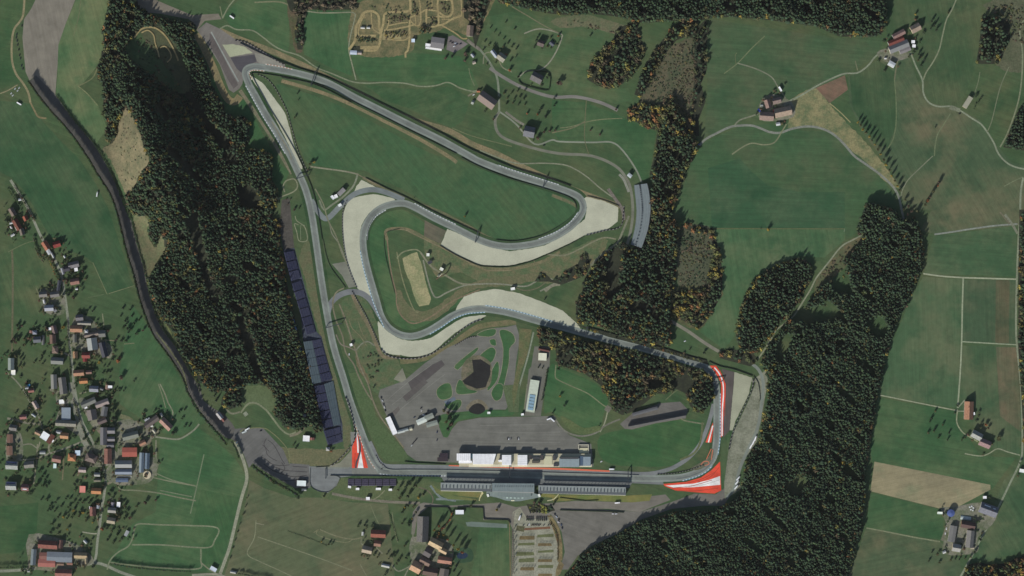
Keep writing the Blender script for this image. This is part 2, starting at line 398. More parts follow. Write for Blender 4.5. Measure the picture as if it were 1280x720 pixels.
sheet('paddock_tarmac',"473,495 475,487 505,476 531,454 559,435 587,422 600,419 618,410 632,409 645,406 650,422 645,454 641,499 632,512 615,512 600,512 585,516 565,515 548,520 549,534 554,546 559,547 565,536 573,527 600,522 692,520 697,532 712,544 739,555 742,583 560,578 520,576 509,568 494,544 482,517",TAR((112,112,104),0))
sheet('car_park_tarmac',"690,635 745,636 800,640 838,628 868,617 895,618 905,610 915,615 905,632 880,632 840,636 800,650 770,668 740,682 722,695 710,712 700,712 706,690 702,665 694,650 688,642",TAR((112,110,102),20))
sheet('forecourt_tarmac',"530,628 560,632 600,630 625,628 645,634 672,630 700,628 720,626 790,628 815,620 832,618 838,625 820,632 800,640 760,636 700,636 690,640 682,652 660,648 648,655 645,735 640,735 640,660 636,650 604,650 604,634 560,634 535,634 522,645 518,668 514,668 516,640 524,630",TAR((120,116,106),0))
sheet('plaza_paving',"668,433 688,433 687,458 684,462 676,520 655,520 661,462 664,458",TAR((108,108,98),80))
sheet('plaza_paving',"775,530 790,517 825,504 850,502 860,512 857,523 820,529 790,537 781,536",TAR((106,104,98),15))
sheet('service_yard',"560,46 566,44 580,52 585,55 578,60 568,66 558,62",TAR((118,112,110),0))
sheet('service_yard',"415,330 432,327 446,358 436,360 428,345",TAR((124,126,112),0))
sheet('service_yard',"492,474 503,460 508,474 502,478",TAR((130,130,112),0))
sheet('home_straight_apron',"470,583 478,590 486,590 540,594 552,597 556,604 620,606 672,607 786,610 790,604 830,606 826,594 560,586 486,583",TAR((110,114,112),0))
sheet('corner_apron',"438,540 446,540 456,556 466,576 480,588 478,595 440,595",TAR((124,126,118),60))
sheet('grey_runoff',"388,584 412,583 425,578 440,562 440,584",TAR((132,132,114),0))
sheet('marsh_pad',"582,653 590,652 604,653 634,655 634,660 604,659 584,658",TAR((108,122,112),0))
sheet('gravel_yard',"920,476 942,474 958,462 960,476 955,505 949,535 946,552 930,575 922,590 926,612 906,624 905,600 908,570 917,540 934,505 945,478",surf((132,134,116),'mottle',1,0,(108,112,94)))
road('service_road',"919,445 940,455 950,465 954,480 952,505 947,535 935,562 925,585 918,610 908,622",4,TAR((126,134,124),80))
road('service_road',"838,401 860,414 880,428 900,440 918,446",4,TAR((128,126,110),-30))
road('service_road',"762,375 772,345 775,322 783,308 789,285 791,262 789,240 784,225 770,208 740,195 700,192 670,186 635,175 622,165 619,150 624,140",3.5,TAR((118,120,104),0))
road('service_road',"625,140 645,155 668,180 690,175 700,177 740,178 765,178 780,190 795,212 802,228",2,TAR((134,140,122),0))
road('service_road',"600,62 612,78 622,100 624,140",2.6,TAR((124,132,112),0))
road('service_road',"612,85 630,97 655,110 690,121 720,121 750,128 772,138",4,TAR((126,124,116),0))
road('service_road',"412,278 415,292 424,305 432,325",1.2,TAR((130,130,112),0))
# gravel traps
GRV=surf((182,183,160),'gravel',1)
GR2=surf((168,172,142),'gravel',1)
def G(s,m=GRV,sm=True): return sheet('gravel_trap',s,m,sm,False,None,.3)
G("314,97 320,98 331,107 346,127 356,141 361,157 369,186 378,208 374,209 361,181 346,152 329,120")
G("278,56 290,55 305,58 316,66 287,71",GR2,False)
G("436,251 447,246 466,243 484,246 494,250 481,254 466,262 454,277 450,292 450,306 453,328 461,355 465,370 456,366 446,359 437,337 431,315 428,287 429,268")
G("452,225 468,233 485,242 462,239 441,244 446,232",GRV,False)
G("472,404 475,404 482,412 497,422 516,426 539,422 559,409 580,397 606,394 604,397 587,405 569,416 554,429 539,441 520,446 501,444 482,441 476,433")
G("559,286 587,298 612,309 637,314 660,311 681,307 712,289 731,274 734,259 729,249 733,246 754,251 773,259 772,277 759,287 731,294 712,304 684,317 662,326 637,332 611,332 597,330 569,317 551,306",GRV,False)
G("569,390 572,382 580,371 595,365 619,361 647,366 675,376 703,388 722,405 726,412 694,403 666,396 637,386 615,383 600,383 587,384",GRV,False)
G("918,465 940,472 936,492 932,501 919,527 916,538 912,538 917,480",surf((160,162,138),'gravel',1),False)
G("503,323 512,318 521,315 527,330 532,352 539,374 536,381 524,383 519,374 512,352 506,338",surf((156,150,112),'mottle',1,0,(124,130,92)),False)
G("478,42 500,43 502,50 478,50",surf((150,140,100),'gravel',1),False)
# circuit
road('old_layout_tarmac',"389,250 396,262 404,272 411,272 424,259 437,247 449,240 466,237 484,241 505,250",6.5,TAR((120,128,126),30))
road('pit_shortcut',"409,395 413,380 423,370 436,365 450,366 461,373 469,384 475,395",7,TAR((122,126,126),30))
road('pit_lane',"462,552 468,565 474,577 484,582.5 512,583 560,584 625,586 700,588 760,590.5 806,592.5 832,588 848,581 862,571 874,557 882,540 888,522 892,505",5,TAR((124,128,126),0))
sheet('runoff_strip',"902,461 918,465 917,480 912,538 904,547 904,517 907,489 906,475",TAR((90,84,80),88))
road('race_track',TRK,8.6,TAR((134,142,133),20),closed=True)
road('racing_line',TRK,4.2,TAR((118,124,117),40),closed=True)
PR=surf((226,80,56),'tarmac',.8,35); PW=surf((240,238,232),'tarmac',.8,35); PK=surf((60,68,72),'plain',.8)
def paint(s,m,n='painted_runoff'): return sheet(n,s,m)
paint("887,457 895,457 902,467 907,480 907,495 904.5,517 904,544 901,547 901,499 901.5,480 898,472 892,463",PR)
road('white_stripe',"893,459.5 899,467 903.5,478 904.3,493 903,512 902.6,545",1.5,PW)
paint("891,528 892,536 889,553 882,553",PR); road('white_stripe',"891,532 885.5,553",1.6,PW,sm=False)
paint("900,577 901.5,613 893,617 865,615 844,613 831,607.5 829,605 857,602.5 876,597 889,588",PR)
paint("832,607 867,604.5 886,600 900,595 900.3,606 867,609 842,609.5",PW)
paint("446,545 440,559 440,585 460,585 454,562 451,547 448.5,541",PR)
paint("451,564 454.5,585 447,585",PW); paint("445.7,540 448,552 448.6,566 446.8,566 446,552",PW)
road('kerb_channel',"447.5,538 449.5,550 450.3,562 448,572 445.5,578 444.8,585",2,PK)
paint("561,581.2 640,583.6 700,585 762,588 762,590 700,587.2 640,585.4 561,582.6",surf((206,110,82),'plain',.8),'painted_pit_strip')
# kerbs: dashed white and grey
KW=[surf((196,200,198),'plain',.7),surf((130,138,140),'plain',.8)]; KB=[surf((176,196,206),'plain',.7),surf((104,136,150),'plain',.8)]; KR=[surf((200,192,180),'plain',.7),surf((160,126,104),'plain',.8)]
def kerb(line,off,m,w=1.1):
    l=resample(smooth(pts(line),False,6),2.0); road('kerb',offset_line(l,off),w,m,sm=False,dashes=True)
kerb("475,588 500,590 560,590.5",-3.4+7.8,KW)
kerb("331,84.5 316,83.5 308,87",-4.3+0,KR); kerb("331,84.5 352,88 365,91",-4.4,KR)
kerb("311,105 331,141 346,165 361,191",4.4,KW); kerb("307,92 311,102",-4.4,KR)
kerb("484,407.5 471,377 466,360 459,335 454.5,312",-4.5+0,KB)
kerb("454,294 458,280 467,267 481,258",4.6,KW)
kerb("516,258 542,272 569,285",-4.4,KW)
kerb("675,303 697,294 716,281 727,267",-4.6+0,KW)
kerb("535,414 550,405 565,395 583,388 606,386",4.4,KB); kerb("606,386 640,392 690,406",-4.4,KB)
kerb("896,492 896,510 896,530 895.5,550 893,568",-4.4,KB); kerb("697,235 675,228 637,216 620,210",4.4,KW)
kerb("447,527 456,551 465,572 473,584",4.4,KR)
kerb("852,596.5 868,592 880,586 888,578",4.5,KB)

sheet('grass_strip',"901.5,548 914,541 911,560 907,590 904,612 901.8,612",surf((60,90,62),'field',1,88))
sheet('pit_exit_island',"864,585 876,578 886,571 891,560 892,568 888,577 880,584 870,588",surf((104,104,84),'mottle',1,0,(84,88,70)),True)
for q in ("876,581 880,577 885,577 886,580 881,582","883,574 889,561","889,575 891,562"): road('orange_kerb',q,.9,surf((196,112,84),'plain',.8))
DKM=surf((70,68,68),'tarmac',1,0)
for q in ("328,556 332,560 334,568 340,573 346,576","335,550 342,556 348,566 352,574 356,580","326,571 332,574 340,580 350,582 362,581","344,584 356,588 370,589 384,590","340,588 354,593 368,596 384,594","350,600 362,601 376,599 384,600","330,580 338,586 346,590","352,578 356,586 350,592","333,548 330,556 336,564","366,583 384,584"): road('tyre_marks',q,.8,DKM)
for q in ("484,500 500,486 520,470 540,456","490,506 508,492 528,476","500,512 520,496 540,480 556,468","610,540 660,541 700,540","600,532 650,531 690,530","580,552 640,553 700,553"): road('paint_line',q,.5,surf((134,134,124),'tarmac',1,0))

RM=surf((176,72,54),'tarmac',1,0); WM=surf((196,192,186),'tarmac',1,0)
for q in ("840,610 866,607 890,600","850,605 874,600 894,590","846,613.4 870,613.5 898,610","872,603 888,596 899,584"): road('tyre_marks',q,.7,RM)
for q in ("900,463 905,480 906.3,500 905.8,520","444,566 443,583","455,568 458,584","452,556 455,572"): road('tyre_marks',q,.6,RM)
for q in ("850,608.8 876,606.5 899,600",): road('tyre_marks',q,.5,WM)
SK=surf((104,110,108),'tarmac',1,0)
for q in ("868,593.4 880,587.6 888.5,579","845,598.4 860,596 872,591.6","887,464 893,474 896.3,490","318,84.8 309,88.2 308.4,95 313,106","330,85.8 316,85 308.5,89","712,281 724,270 729,259 725,250","700,292 716,280 725,268","459,300 461,284 470,268","478,398 490,413 505,419","560,399 572,391 590,387","455,548 463,568 474,585 486,589","470,380 475,394 486,408"): road('skid_marks',q,1.1,SK)
sheet('lane_painted_shade','352,250 362,248 366,290 368,312 354,314 350,285',surf((84,80,74),'mottle',1,0,(70,68,62)))  # path beside the wood, forest shadow painted into its dark colour
sheet('stand_terrace',"354,312 368,310 396,415 402,421 428,530 428.5,552 410,558 404,537 392,482 389,478 379,426 375,383 366,362",surf((70,76,86),'mottle',1,0,(58,64,76)))
# ---------------------------------------------------------------- tracks and lanes
PT=(136,142,120)
def path(s,w=1.6,rgb=PT,name='farm_track',hill=False,sm=True): return road(name,s,w,surf(rgb,'mottle',1,0,tuple(v*.9 for v in rgb)),hill,sm)
path("31,-10 29,18 24,28 18,36 15,50 15,75 20,92 28,103 35,115 38,128",2.6,(138,130,98))
path("38,128 43,138 48,146 58,148",2,(128,118,86))
path("-10,120 8,114 22,106",1.5,(134,128,98))
path("98,108 110,118 122,132",1.4,(116,122,86)); path("97,108 115,98 122,84",1.4,(112,116,82)); path("101,0 98,22 92,45",1.2,(104,110,78))
# village street and lanes
ST=(134,138,120)
path("13,225 20,236 30,252 38,266 45,282 52,297 60,310 66,320 71,330 76,342 79,356 81,368 83,384 85,400 86,420 89,445 91,465 92,478 95,495 99,515 104,530 112,545 119,560 121,566 124,575 130,588 132,600 130,620 127,635 125,655 122,675 120,695 117,706",3.2,ST,'village_street')
path("89,478 91,500 97,520 101,540 108,556 118,565",7,(132,134,118),'village_street')
path("-10,714 20,713 60,709 95,708 117,704 130,706 150,715 170,722",3.6,ST,'village_street')
path("134,712 138,700 148,690 160,683 166,672 168,662 173,655 200,656 236,657 272,660 268,676 262,684 240,684 200,681 165,681",1.8,(120,128,100))
path("138,703 160,706 205,710 248,711 251,700 251,686",1.8,(120,128,100))
path("251,703 262,712 270,716",1.6,(122,124,100))
path("196,592 215,600 246,608",1.4,(116,126,98)); path("255,568 246,608 238,642",1.4,(112,124,96)); path("200,613 240,621",1.3,(112,124,96))
path("143,595 146,605 152,612 170,613 196,616 224,622 245,626",1.6,(120,124,98)); path("188,596 205,600 225,604 243,607",1.5,(120,124,98))
path("195,550 195,595",1.5,(130,130,108)); path("180,548 192,546 208,548 222,549 232,545 243,537 249,530",2,(130,134,112))
path("167,556 178,551 192,546 200,536",3,(130,128,108)); path("200,480 206,492 210,503 216,515 214,523",1.5,(126,128,104))
path("9,523 20,525 35,529 50,531 53,540",2.6,(128,126,108)); path("88,445 80,441",2,(132,128,112)); path("8,465 20,476 30,489 36,500 43,510 48,520 52,532",1.8,(122,124,104))
path("8,575 28,575 45,573 62,567 80,561 98,554 110,548",2.2,(132,132,112)); path("47,555 46,575 44,590 42,605",2,(124,124,100)); path("25,557 38,555 47,560 50,552",1.6,(124,124,104)); path("62,566 61,558 66,552 76,545",2.4,(124,124,104))
path("80,565 79,585 78,600",1.6,(116,110,84)); path("105,570 101,585 97,595",2.4,(116,112,88)); path("92,415 96,405 104,398",2.6,(128,126,112)); path("88,432 98,430 112,428 122,424",3,(124,122,98))
path("128,392 132,425 134,434",1.4,(124,128,100)); path("130,425 145,426",1.3,(124,118,92)); path("155,430 168,429",1.2,(116,120,90)); path("45,360 52,375 56,388",1.4,(112,116,88))
path("99,492 108,490",1.6,(120,120,96)); path("134,605 143,600 150,594 160,597",3,(126,122,100)); path("160,562 152,580 150,595",5,(124,118,96)); path("150,548 168,530 180,535 186,550 176,556",7,(120,112,96),'farm_yard')
path("112,520 125,540 133,536",4,(120,112,96),'farm_yard'); path("150,520 165,528 150,548",6,(112,114,84),'farm_yard'); path("103,665 115,667 121,667",1.6,(150,150,128)); path("36,690 40,675 46,668",4,(118,114,90),'farm_yard')
path("36,712 38,680 44,672",3,(124,122,104),'farm_yard'); path("120,640 124,660",1.2,(120,118,100)); path("138,622 145,630",1.6,(120,118,100))
path("205,400 214,418 224,440 232,455 241,470 249,480",1.6,(112,120,76)); path("191,345 196,372 206,392",1.8,(110,114,74)); path("168,355 190,352 206,352",0.1)
path("195,415 214,440 228,462 234,485",1.6,(128,130,96)); path("198,480 203,495 207,510",1.2,(120,126,98))
path("136,367 168,357",.9,(112,118,86)); path("116,328 134,368",.9,(112,120,86)); path("110,372 130,368",.8,(96,110,78)); path("15,312 16,350 15,440",2.4,(100,98,74)); path("10,315 30,305 46,300",1,(104,112,80))
path("294,552 299,562 304,575 308,590 308,602 302,622 294,655 287,684 280,704 275,718 273,726",4,(146,148,126),'country_lane'); path("240,719 270,718 283,722",3,(142,142,122),'country_lane')
path("320,650 318,672 309,692 325,702 345,711 366,721",1.2,(122,126,98)); path("322,671 360,684 400,698 440,713",1.2,(122,126,98)); path("320,654 330,656",1,(128,128,104)); path("392,666 398,662 396,668 415,675 433,678 441,674",1.2,(116,118,88))
path("300,540 307,536 329,535 340,541 352,552 361,565 362,580",1.1,(118,122,86)); path("301,516 310,505 320,504 332,512 341,523 351,536 361,543 370,540",2.2,(126,132,104)); path("283,512 290,517 300,515",2.4,(118,120,98))
path("362,545 372,542 380,535 385,528",3,(126,122,100)); path("305,519 309,516",5,(134,140,120)); path("405,585 436,585",.6)
path("463,631 472,652 483,668",1,(112,118,88)); path("490,640 493,660 497,678",1,(112,118,88)); path("516,660 516,700 512,708 505,722",1.5,(122,124,104)); path("512,708 498,714 490,706",1.5,(122,124,104)); path("450,705 456,716 460,724",1,(120,122,96)); path("452,672 452,680 462,684",1.4,(118,120,98)); path("400,662 420,670 440,674 452,672",1.4,(120,120,92)); path("470,684 478,692",1.4,(126,126,104)); path("525,700 538,694 546,692 556,695",3,(120,118,104),'farm_yard')
path("415,617 440,622 470,626 500,628 525,629",3.4,(120,116,100)); path("430,620 465,626",.1); path("466,625 474,620 481,613",1.3,(124,126,98)); path("540,630 541,622 534,613 523,609",1.2,(108,98,84)); path("545,624 560,624 580,624",2.6,(118,130,124)); path("600,622 603,615",1.5,(196,190,150)); path("538,607 545,616 553,623 570,626",2.6,(116,128,124)); 
# circuit service tracks
path("387,208 400,210 430,214 448,218",1.8,(136,136,112)); path("447,218 442,232 430,245 415,256 405,262 399,250",2.2,(126,132,110)); path("394,236 404,255 410,275 420,295 428,318 434,330",1.6,(122,124,98))
path("344,252 352,246 362,242 369,238 372,232 368,224 358,226 354,233 356,240",1.6,(134,136,108)); path("364,200 362,190 350,170 340,152",1.2,(128,126,104))
path("369,270 371,276 381,284 384,300 374,301 371,290 368,280 373,281",1.1,(132,136,108)); path("376,300 376,282 381,282",.9,(120,130,100))
path("447,218 470,230",1,(128,120,96)); path("430,360 420,366 416,380 420,400 428,420 432,440 442,455 448,470 458,490 465,500",1.8,(120,116,94)); path("424,380 432,400 440,425 445,440 451,460 460,480 466,500 475,520 490,540 505,560",1.8,(124,118,96))
path("445,438 452,430 460,427 468,432",1.8,(120,124,104)); path("436,398 440,410 450,420 458,432",1.2,(118,118,88)); path("448,402 452,415 458,425",1,(118,118,88)); path("420,418 426,430 436,434 444,438",1.6,(124,118,102))
path("484,300 482,290 490,287 505,287 520,294 545,306 570,318 590,330 612,338 640,338",1.2,(128,120,92)); path("484,300 486,320 490,345 495,366 496,380 500,392 510,402 520,404 535,398 550,388 560,380 575,372 600,362",1.8,(124,112,88)); path("496,315 502,345 510,370 518,388 524,390",1.4,(124,126,92)); path("496,323 504,315 520,312 528,318",1.6,(130,134,102)); path("529,325 535,350 540,365 546,372 560,365 580,357 600,355 625,355 655,358 668,353 680,346 694,352 690,356 675,364",1.8,(132,134,114)); path("526,316 540,334 560,346 575,354 590,356",2.2,(130,130,106)); path("694,352 710,352 725,344 735,335 750,320 770,305 776,295 786,270",2.6,(124,126,104)); path("640,357 655,363 672,360 685,350",1.2,(110,106,84)); path("681,364 690,357 700,355",4,(132,130,110)); path("684,318 706,319 725,311 740,303 755,297 770,299",1.8,(126,126,100)); path("667,325 672,333 690,343 700,345",1,(110,108,80))
path("600,188 620,196 645,204 680,204 705,206 720,212 735,222 750,235 765,246",1.6,(130,134,110)); path("565,160 590,170 620,178 640,183",1,(112,118,84)); path("760,236 770,250 778,262 780,275",4,(116,110,100)); path("774,218 780,225 786,240",3,(140,142,128))
path("700,160 715,158 735,152 755,149 778,148",1.1,(118,124,90)); path("733,125 731,155 731,175 736,193",1,(104,104,76)); path("690,166 715,160 731,152",1.6,(112,112,84))
path("632,140 645,150 655,156",3,(126,124,110)); path("655,42 675,36 700,42 702,48 695,65 685,80 673,88 658,89 648,97",1.6,(140,140,120)); path("634,2 640,8 660,20 680,32 700,42",1.4,(112,112,86)); path("604,80 605,70 608,66 614,66 622,72 628,84 640,90",1.4,(124,126,102)); path("586,85 588,95 593,107",.9,(118,122,92)); path("585,120 592,116 599,113",2,(122,120,98))
path("275,36 284,32 296,37 315,38 328,46 342,57 356,64 375,70 395,84 415,92 440,102 460,104 480,103 505,104 525,108 545,107 560,103 575,110 590,114 597,113",1.7,(126,134,106)); path("278,23 286,8 297,-5",1.6,(128,134,106)); path("275,8 278,22",1.1,(124,128,98)); path("318,3 345,2 358,5 365,10",1.8,(122,124,94)); path("384,14 400,16 420,16 442,16 443,25 438,45 436,62 440,80 445,100",1.5,(134,138,112)); path("245,50 237,48",1.2)
# motocross ground
MX=(158,144,102)
def mx(s,w=2,h=False): path(s,w,MX,'motocross_track',h)
mx("436,62 444,50 445,35 450,24 455,16 465,14 473,20 474,35 476,42 474,56 468,63 448,62 442,60",3); mx("456,18 450,30 448,42 452,52",1.6); mx("464,16 466,35 475,42",1.6); mx("448,45 470,45",3.5); mx("445,60 472,59",4); mx("512,-8 513,8 510,14 490,15 481,18 479,30 476,42",3); mx("486,18 485,32 480,42",1.8); mx("486,32 500,29 510,28",1.6); mx("480,38 495,36 510,33 520,30",2); mx("514,14 512,30 512,48 510,62 507,66 507,72",2.4); mx("512,22 524,17 533,12 540,13 547,14 549,20 556,22",2); mx("525,10 526,20 525,30 520,32 513,26",1.8); mx("533,12 533,22 534,32 547,32 548,20 547,5 549,-6",2.4); mx("548,32 555,30 565,24 575,20",2.4); mx("549,15 555,20 562,20 566,12 564,-6",2.6); mx("524,0 526,10",1.8); mx("524,-2 545,-1 565,1",1.8); mx("576,-8 577,10 576,20 566,22",1.8); mx("551,31 560,36 570,42 578,48 584,48",1.8); mx("480,46 492,50 505,50 511,47",1.8); mx("540,0 540,14",1.4); mx("533,22 547,21",1.4); mx("519,20 520,32",1.2); mx("552,24 562,24",1.2)
mx("168,47 176,37 186,34 196,36 206,44 214,56 220,68 223,76",2,True); mx("177,41 185,38 192,44 194,54 198,66 199,72",1.6,True); mx("200,60 206,58 212,64 214,72 209,78",1.6,True)
path("594,52 598,40 600,25 601,8",1.8,(108,98,72)); path("584,50 590,55 600,62",4,(120,116,104))
# east lanes
EL=(132,140,116)
path("874,182 882,174 895,167 912,159 925,157 940,157 952,161 962,165 975,166 990,161 1010,158 1028,161 1042,168 1055,180 1068,195 1082,205 1100,218 1115,232 1123,245 1127,262 1130,275",2.8,(126,130,118),'country_lane'); path("918,157 925,150 940,145 952,140 965,132",1.8,(122,126,104)); path("985,127 1000,120 1020,108 1040,98 1056,92 1072,91 1085,82 1093,72 1100,66",2,EL); path("983,155 977,165 968,178 955,181 940,179 928,184 915,193",1.6,(124,128,98)); path("905,92 922,79 940,60 956,45",1.2,(112,120,86)); path("922,79 945,86 964,96 972,108 980,120 984,128",1.5,(122,126,104)); path("920,80 919,70 921,66",.8,(100,108,76)); path("1069,76 1072,88",1.2,(116,118,90)); path("1037,129 1050,140 1063,153",1.2,(150,146,104))
path("1118,100 1121,80 1124,70",1.6,(112,112,86)); path("1118,100 1120,125 1120,155 1116,175 1110,185",1.3,(104,116,82)); path("1138,65 1145,83 1153,100 1154,115 1160,127 1172,133 1190,133 1200,138 1215,148 1226,155 1234,165 1242,178 1248,192 1258,203 1270,209 1290,213",2,EL,'country_lane'); path("1197,-5 1190,12 1183,25 1178,45 1174,62 1166,78 1158,90 1154,100",1.7,(126,132,104)); path("1225,90 1222,105 1216,122",1.1,(110,118,90)); path("1261,84 1250,110 1240,150 1234,165",1.2,(112,118,92)); path("1285,18 1276,32 1275,45 1278,65 1277,100 1272,130 1260,165 1250,184",1.8,(126,132,104)); path("1188,142 1180,155 1172,168 1169,182 1168,195",1.3,(110,120,88)); path("1166,195 1150,210 1135,225 1128,238 1126,248",1.2,(124,128,104)); path("1187,134 1200,138",5,(120,126,104)); path("1255,233 1268,226 1279,221",1,(112,122,92)); path("1279,222 1276,240 1275,270 1273,300 1271,350 1270,400 1271,430 1275,470 1277,500 1278,560 1274,580 1262,605 1245,640 1228,670 1212,700 1200,722",2.4,EL,'country_lane'); path("1168,293 1190,290 1215,286 1245,282 1272,280",2,(132,138,126)); path("1256,268 1265,280 1272,292",3,(124,128,108)); path("1250,265 1262,280",1.8,(112,108,88)); path("1154,342 1175,345 1203,347 1235,348 1270,349",1.9,(156,162,134)); path("1204,348 1203,380 1202,427 1200,470 1197,510",1.9,(146,154,126)); path("1202,427 1235,429 1270,431",1.5,(140,150,122)); path("1100,494 1125,499 1155,505 1185,511 1196,513",1.5,(146,152,124)); path("1197,512 1196,528 1203,540 1212,546 1222,552",1.6,(136,142,112)); path("1196,514 1206,514",1.4,EL); path("1197,510 1206,500",1.6,EL); path("1206,567 1225,570 1236,567 1247,561 1260,565 1275,569",1.4,(140,146,118)); path("1083,660 1110,665 1145,672 1175,677",1.6,(124,130,100)); path("1178,676 1184,660 1188,645 1196,640",5,(112,112,92),'farm_yard'); path("1200,650 1196,670 1190,682",4,(128,118,88),'farm_yard'); path("1205,668 1212,682",6,(122,116,88),'farm_yard'); path("1212,640 1222,655 1232,662",9,(116,106,86),'farm_yard'); path("1215,630 1210,650",4,(128,122,96),'farm_yard'); path("1055,290 1056,286",.5)
path("893,286 930,286 1000,286 1056,286",.8,(104,106,72),sm=False)
path("1077,294 1066,300 1056,305 1048,312 1038,325 1030,335 1020,348 1013,362 1005,375 1000,383 992,395 980,405 970,413 963,425 955,438 945,452",1.8,(136,140,116))
path("815,328 800,338 788,350 775,360 765,372",1.4,(124,118,90)); path("782,384 795,384 805,381",4,(110,118,84)); path("695,456 694,470 698,475 715,483 735,492 752,505 760,510",1.4,(116,122,92)); path("760,512 756,528 750,540",1.6,(146,148,122)); path("758,514 762,508",7,(112,110,98)); path("692,520 702,535 715,543 730,545 745,541 755,533 765,528 775,524",2,(118,118,104)); path("641,515 650,480 660,445 667,415",2,(130,138,118)); path("655,513 659,480",1.2,(118,122,98)); path("850,522 857,526 880,530",1.8,(112,118,92)); path("878,528 876,550 868,566 850,575",2.5,(100,106,74)); path("832,500 843,490 850,486",1.2,(100,108,78))
path("1001,119 1022,104",.1)
# grass islands inside the kart paddock and other raised greens
GI=surf((58,96,63),'field',1,0)
for s in ("596,419 605,413 619,411 619,418 611,421","571,462 569,456 595,435 597,438 586,449 574,461","599,447 608,437 616,434 620,441 613,454","624,415 631,412 641,417 644,427 637,436 636,455 628,489 624,497 617,495 626,466 629,436","614,465 621,452 624,458 622,474 612,487 609,486","546,487 554,480 563,480 565,495 554,500 547,496","556,504 574,499 577,506 570,513 560,511","570,484 575,474 585,484 597,490 580,493 571,492","614,491 621,480 629,482 627,497 619,501","612,425 619,424 620,432 614,431"):
    sheet('grass_island',s,GI,True)
    road('track_edge',s,.7,surf((140,138,116),'mottle',1,0,(120,118,98)),closed=True,k=3)
sheet('grass_island',"566,516 585,514 600,512 632,513 640,510 640,519 600,521 573,526 565,535 560,546 554,545 549,532 549,520",GI,True)
sheet('grass_verge',"628,482 650,480 648,515 636,515",surf((86,100,70),'mottle',1,0,(78,92,62)))
sheet('worn_grass',"649,410 665,412 660,440 650,470 642,512 640,490 648,450",surf((104,100,70),'mottle',1,0,(84,96,62)))
sheet('grass_island',"700,520 712,537 730,543 750,538 748,532 730,535 714,526",surf((96,104,68),'mottle',1,0,(78,96,60)),True)
sheet('dark_asphalt',"510,478 540,456 552,450 556,456 530,478 516,490",TAR((84,80,78),35)); sheet('dark_asphalt',"503,496 530,474 535,478 508,502",TAR((92,88,84),35)); sheet('dark_asphalt',"484,520 498,508 500,512 490,524",TAR((100,96,90),35))
sheet('blue_asphalt',"555,502 568,496 570,500 558,506",TAR((100,112,122),30))
WAT=surf((40,40,38),'mottle',.5,0,(32,32,31))
sheet('pond_bank',"578,458 585,448 598,444 612,452 615,466 612,482 600,488 585,486 577,474",surf((116,108,90),'mottle',1,0,(84,88,66)),True)
sheet('pond_water',"590,450 601,449 613,457 613,468 607,484 596,486 581,480 578,476 592,465",WAT)
sheet('pond_bank',"583,512 588,503 597,499 606,503 609,512",surf((122,116,98),'mottle',1,0,(104,98,80)),True)
sheet('pond_water',"586,514 590,507 598,504 605,508 606,514 597,518",WAT,True)
# visitor car park: pale bays, planted islands
sheet('car_park_tarmac',"641,640 650,634 660,650 688,646 696,662 700,700 696,735 640,735",surf((146,146,128),'mottle',1,0,(126,126,108)))
BR=(118,104,72); GG=(98,104,70)
for s,c in (("650,670 668,670 668,674.5 649,674.5",BR),("672,668.5 692,667 692,671 671,672",GG),("673,679 689,679 690,682.5 672,682.5",BR),("648,679 668,678 668,681.5 647,682",GG),("673,688.5 692,687 692,690.5 672,691",GG),("646,690 667,690 668,694 645,695",GG),("673,699 690,699 690,702.5 672,702.5",BR),("649,698.5 668,697 668,702.5 648,703",GG),("673,706.5 692,706 691,710 672,710",GG),("651,709 669,709 669,713 650,713",BR),("673,717 690,717 690,721 672,721",BR),("656,660 688,658 688,661 655,663",(120,88,66)),("646,657 656,658 655,665 645,663",(92,92,66))):
    sheet('planted_island',s,surf(c,'mottle',1,0,tuple(v*.86 for v in c)))
sheet('planted_strip',"684,644 690,645 699,660 703,680 703,700 697,703 697,680 692,664",surf((132,120,84),'mottle',1,0,(96,84,60)))
sheet('planted_strip',"700,700 705,706 700,718 694,722 695,712",surf((122,112,80),'mottle',1,0,(96,84,60)))
path("643,640 641,660 640,725",1.6,(120,116,104)); path("636,648 637,660 638,725",1,(128,112,82)); path("670,664 669,690 668,722",1.4,(152,150,132))
path("660,650 675,648 690,647",.5)
sheet('lawn',"673,617 700,619 782,619.5 815,618 812,626 790,628 720,625 692,627 690,622 676,621",surf((98,114,68),'field',1,0),False)
sheet('lawn',"552,614 602,615.5 598,622 575,620 553,616",surf((100,114,72),'field',1,0)); sheet('lawn',"540,606 552,614 570,620 596,624 596,626 560,624 545,616",surf((98,112,74),'field',1,0))
road('pale_paving',"551,613.3 603,614.5",.9,surf((214,212,190),'plain',.8),sm=False); road('pale_paving',"673,616.3 782,619",.9,surf((214,212,190),'plain',.8),sm=False); path("698,618 692,624 684,626",1,(190,186,150),'pale_paving'); path("604,616 600,622 599,626",1.2,(196,190,140),'pale_paving')
path("695,606 696,607",.1)

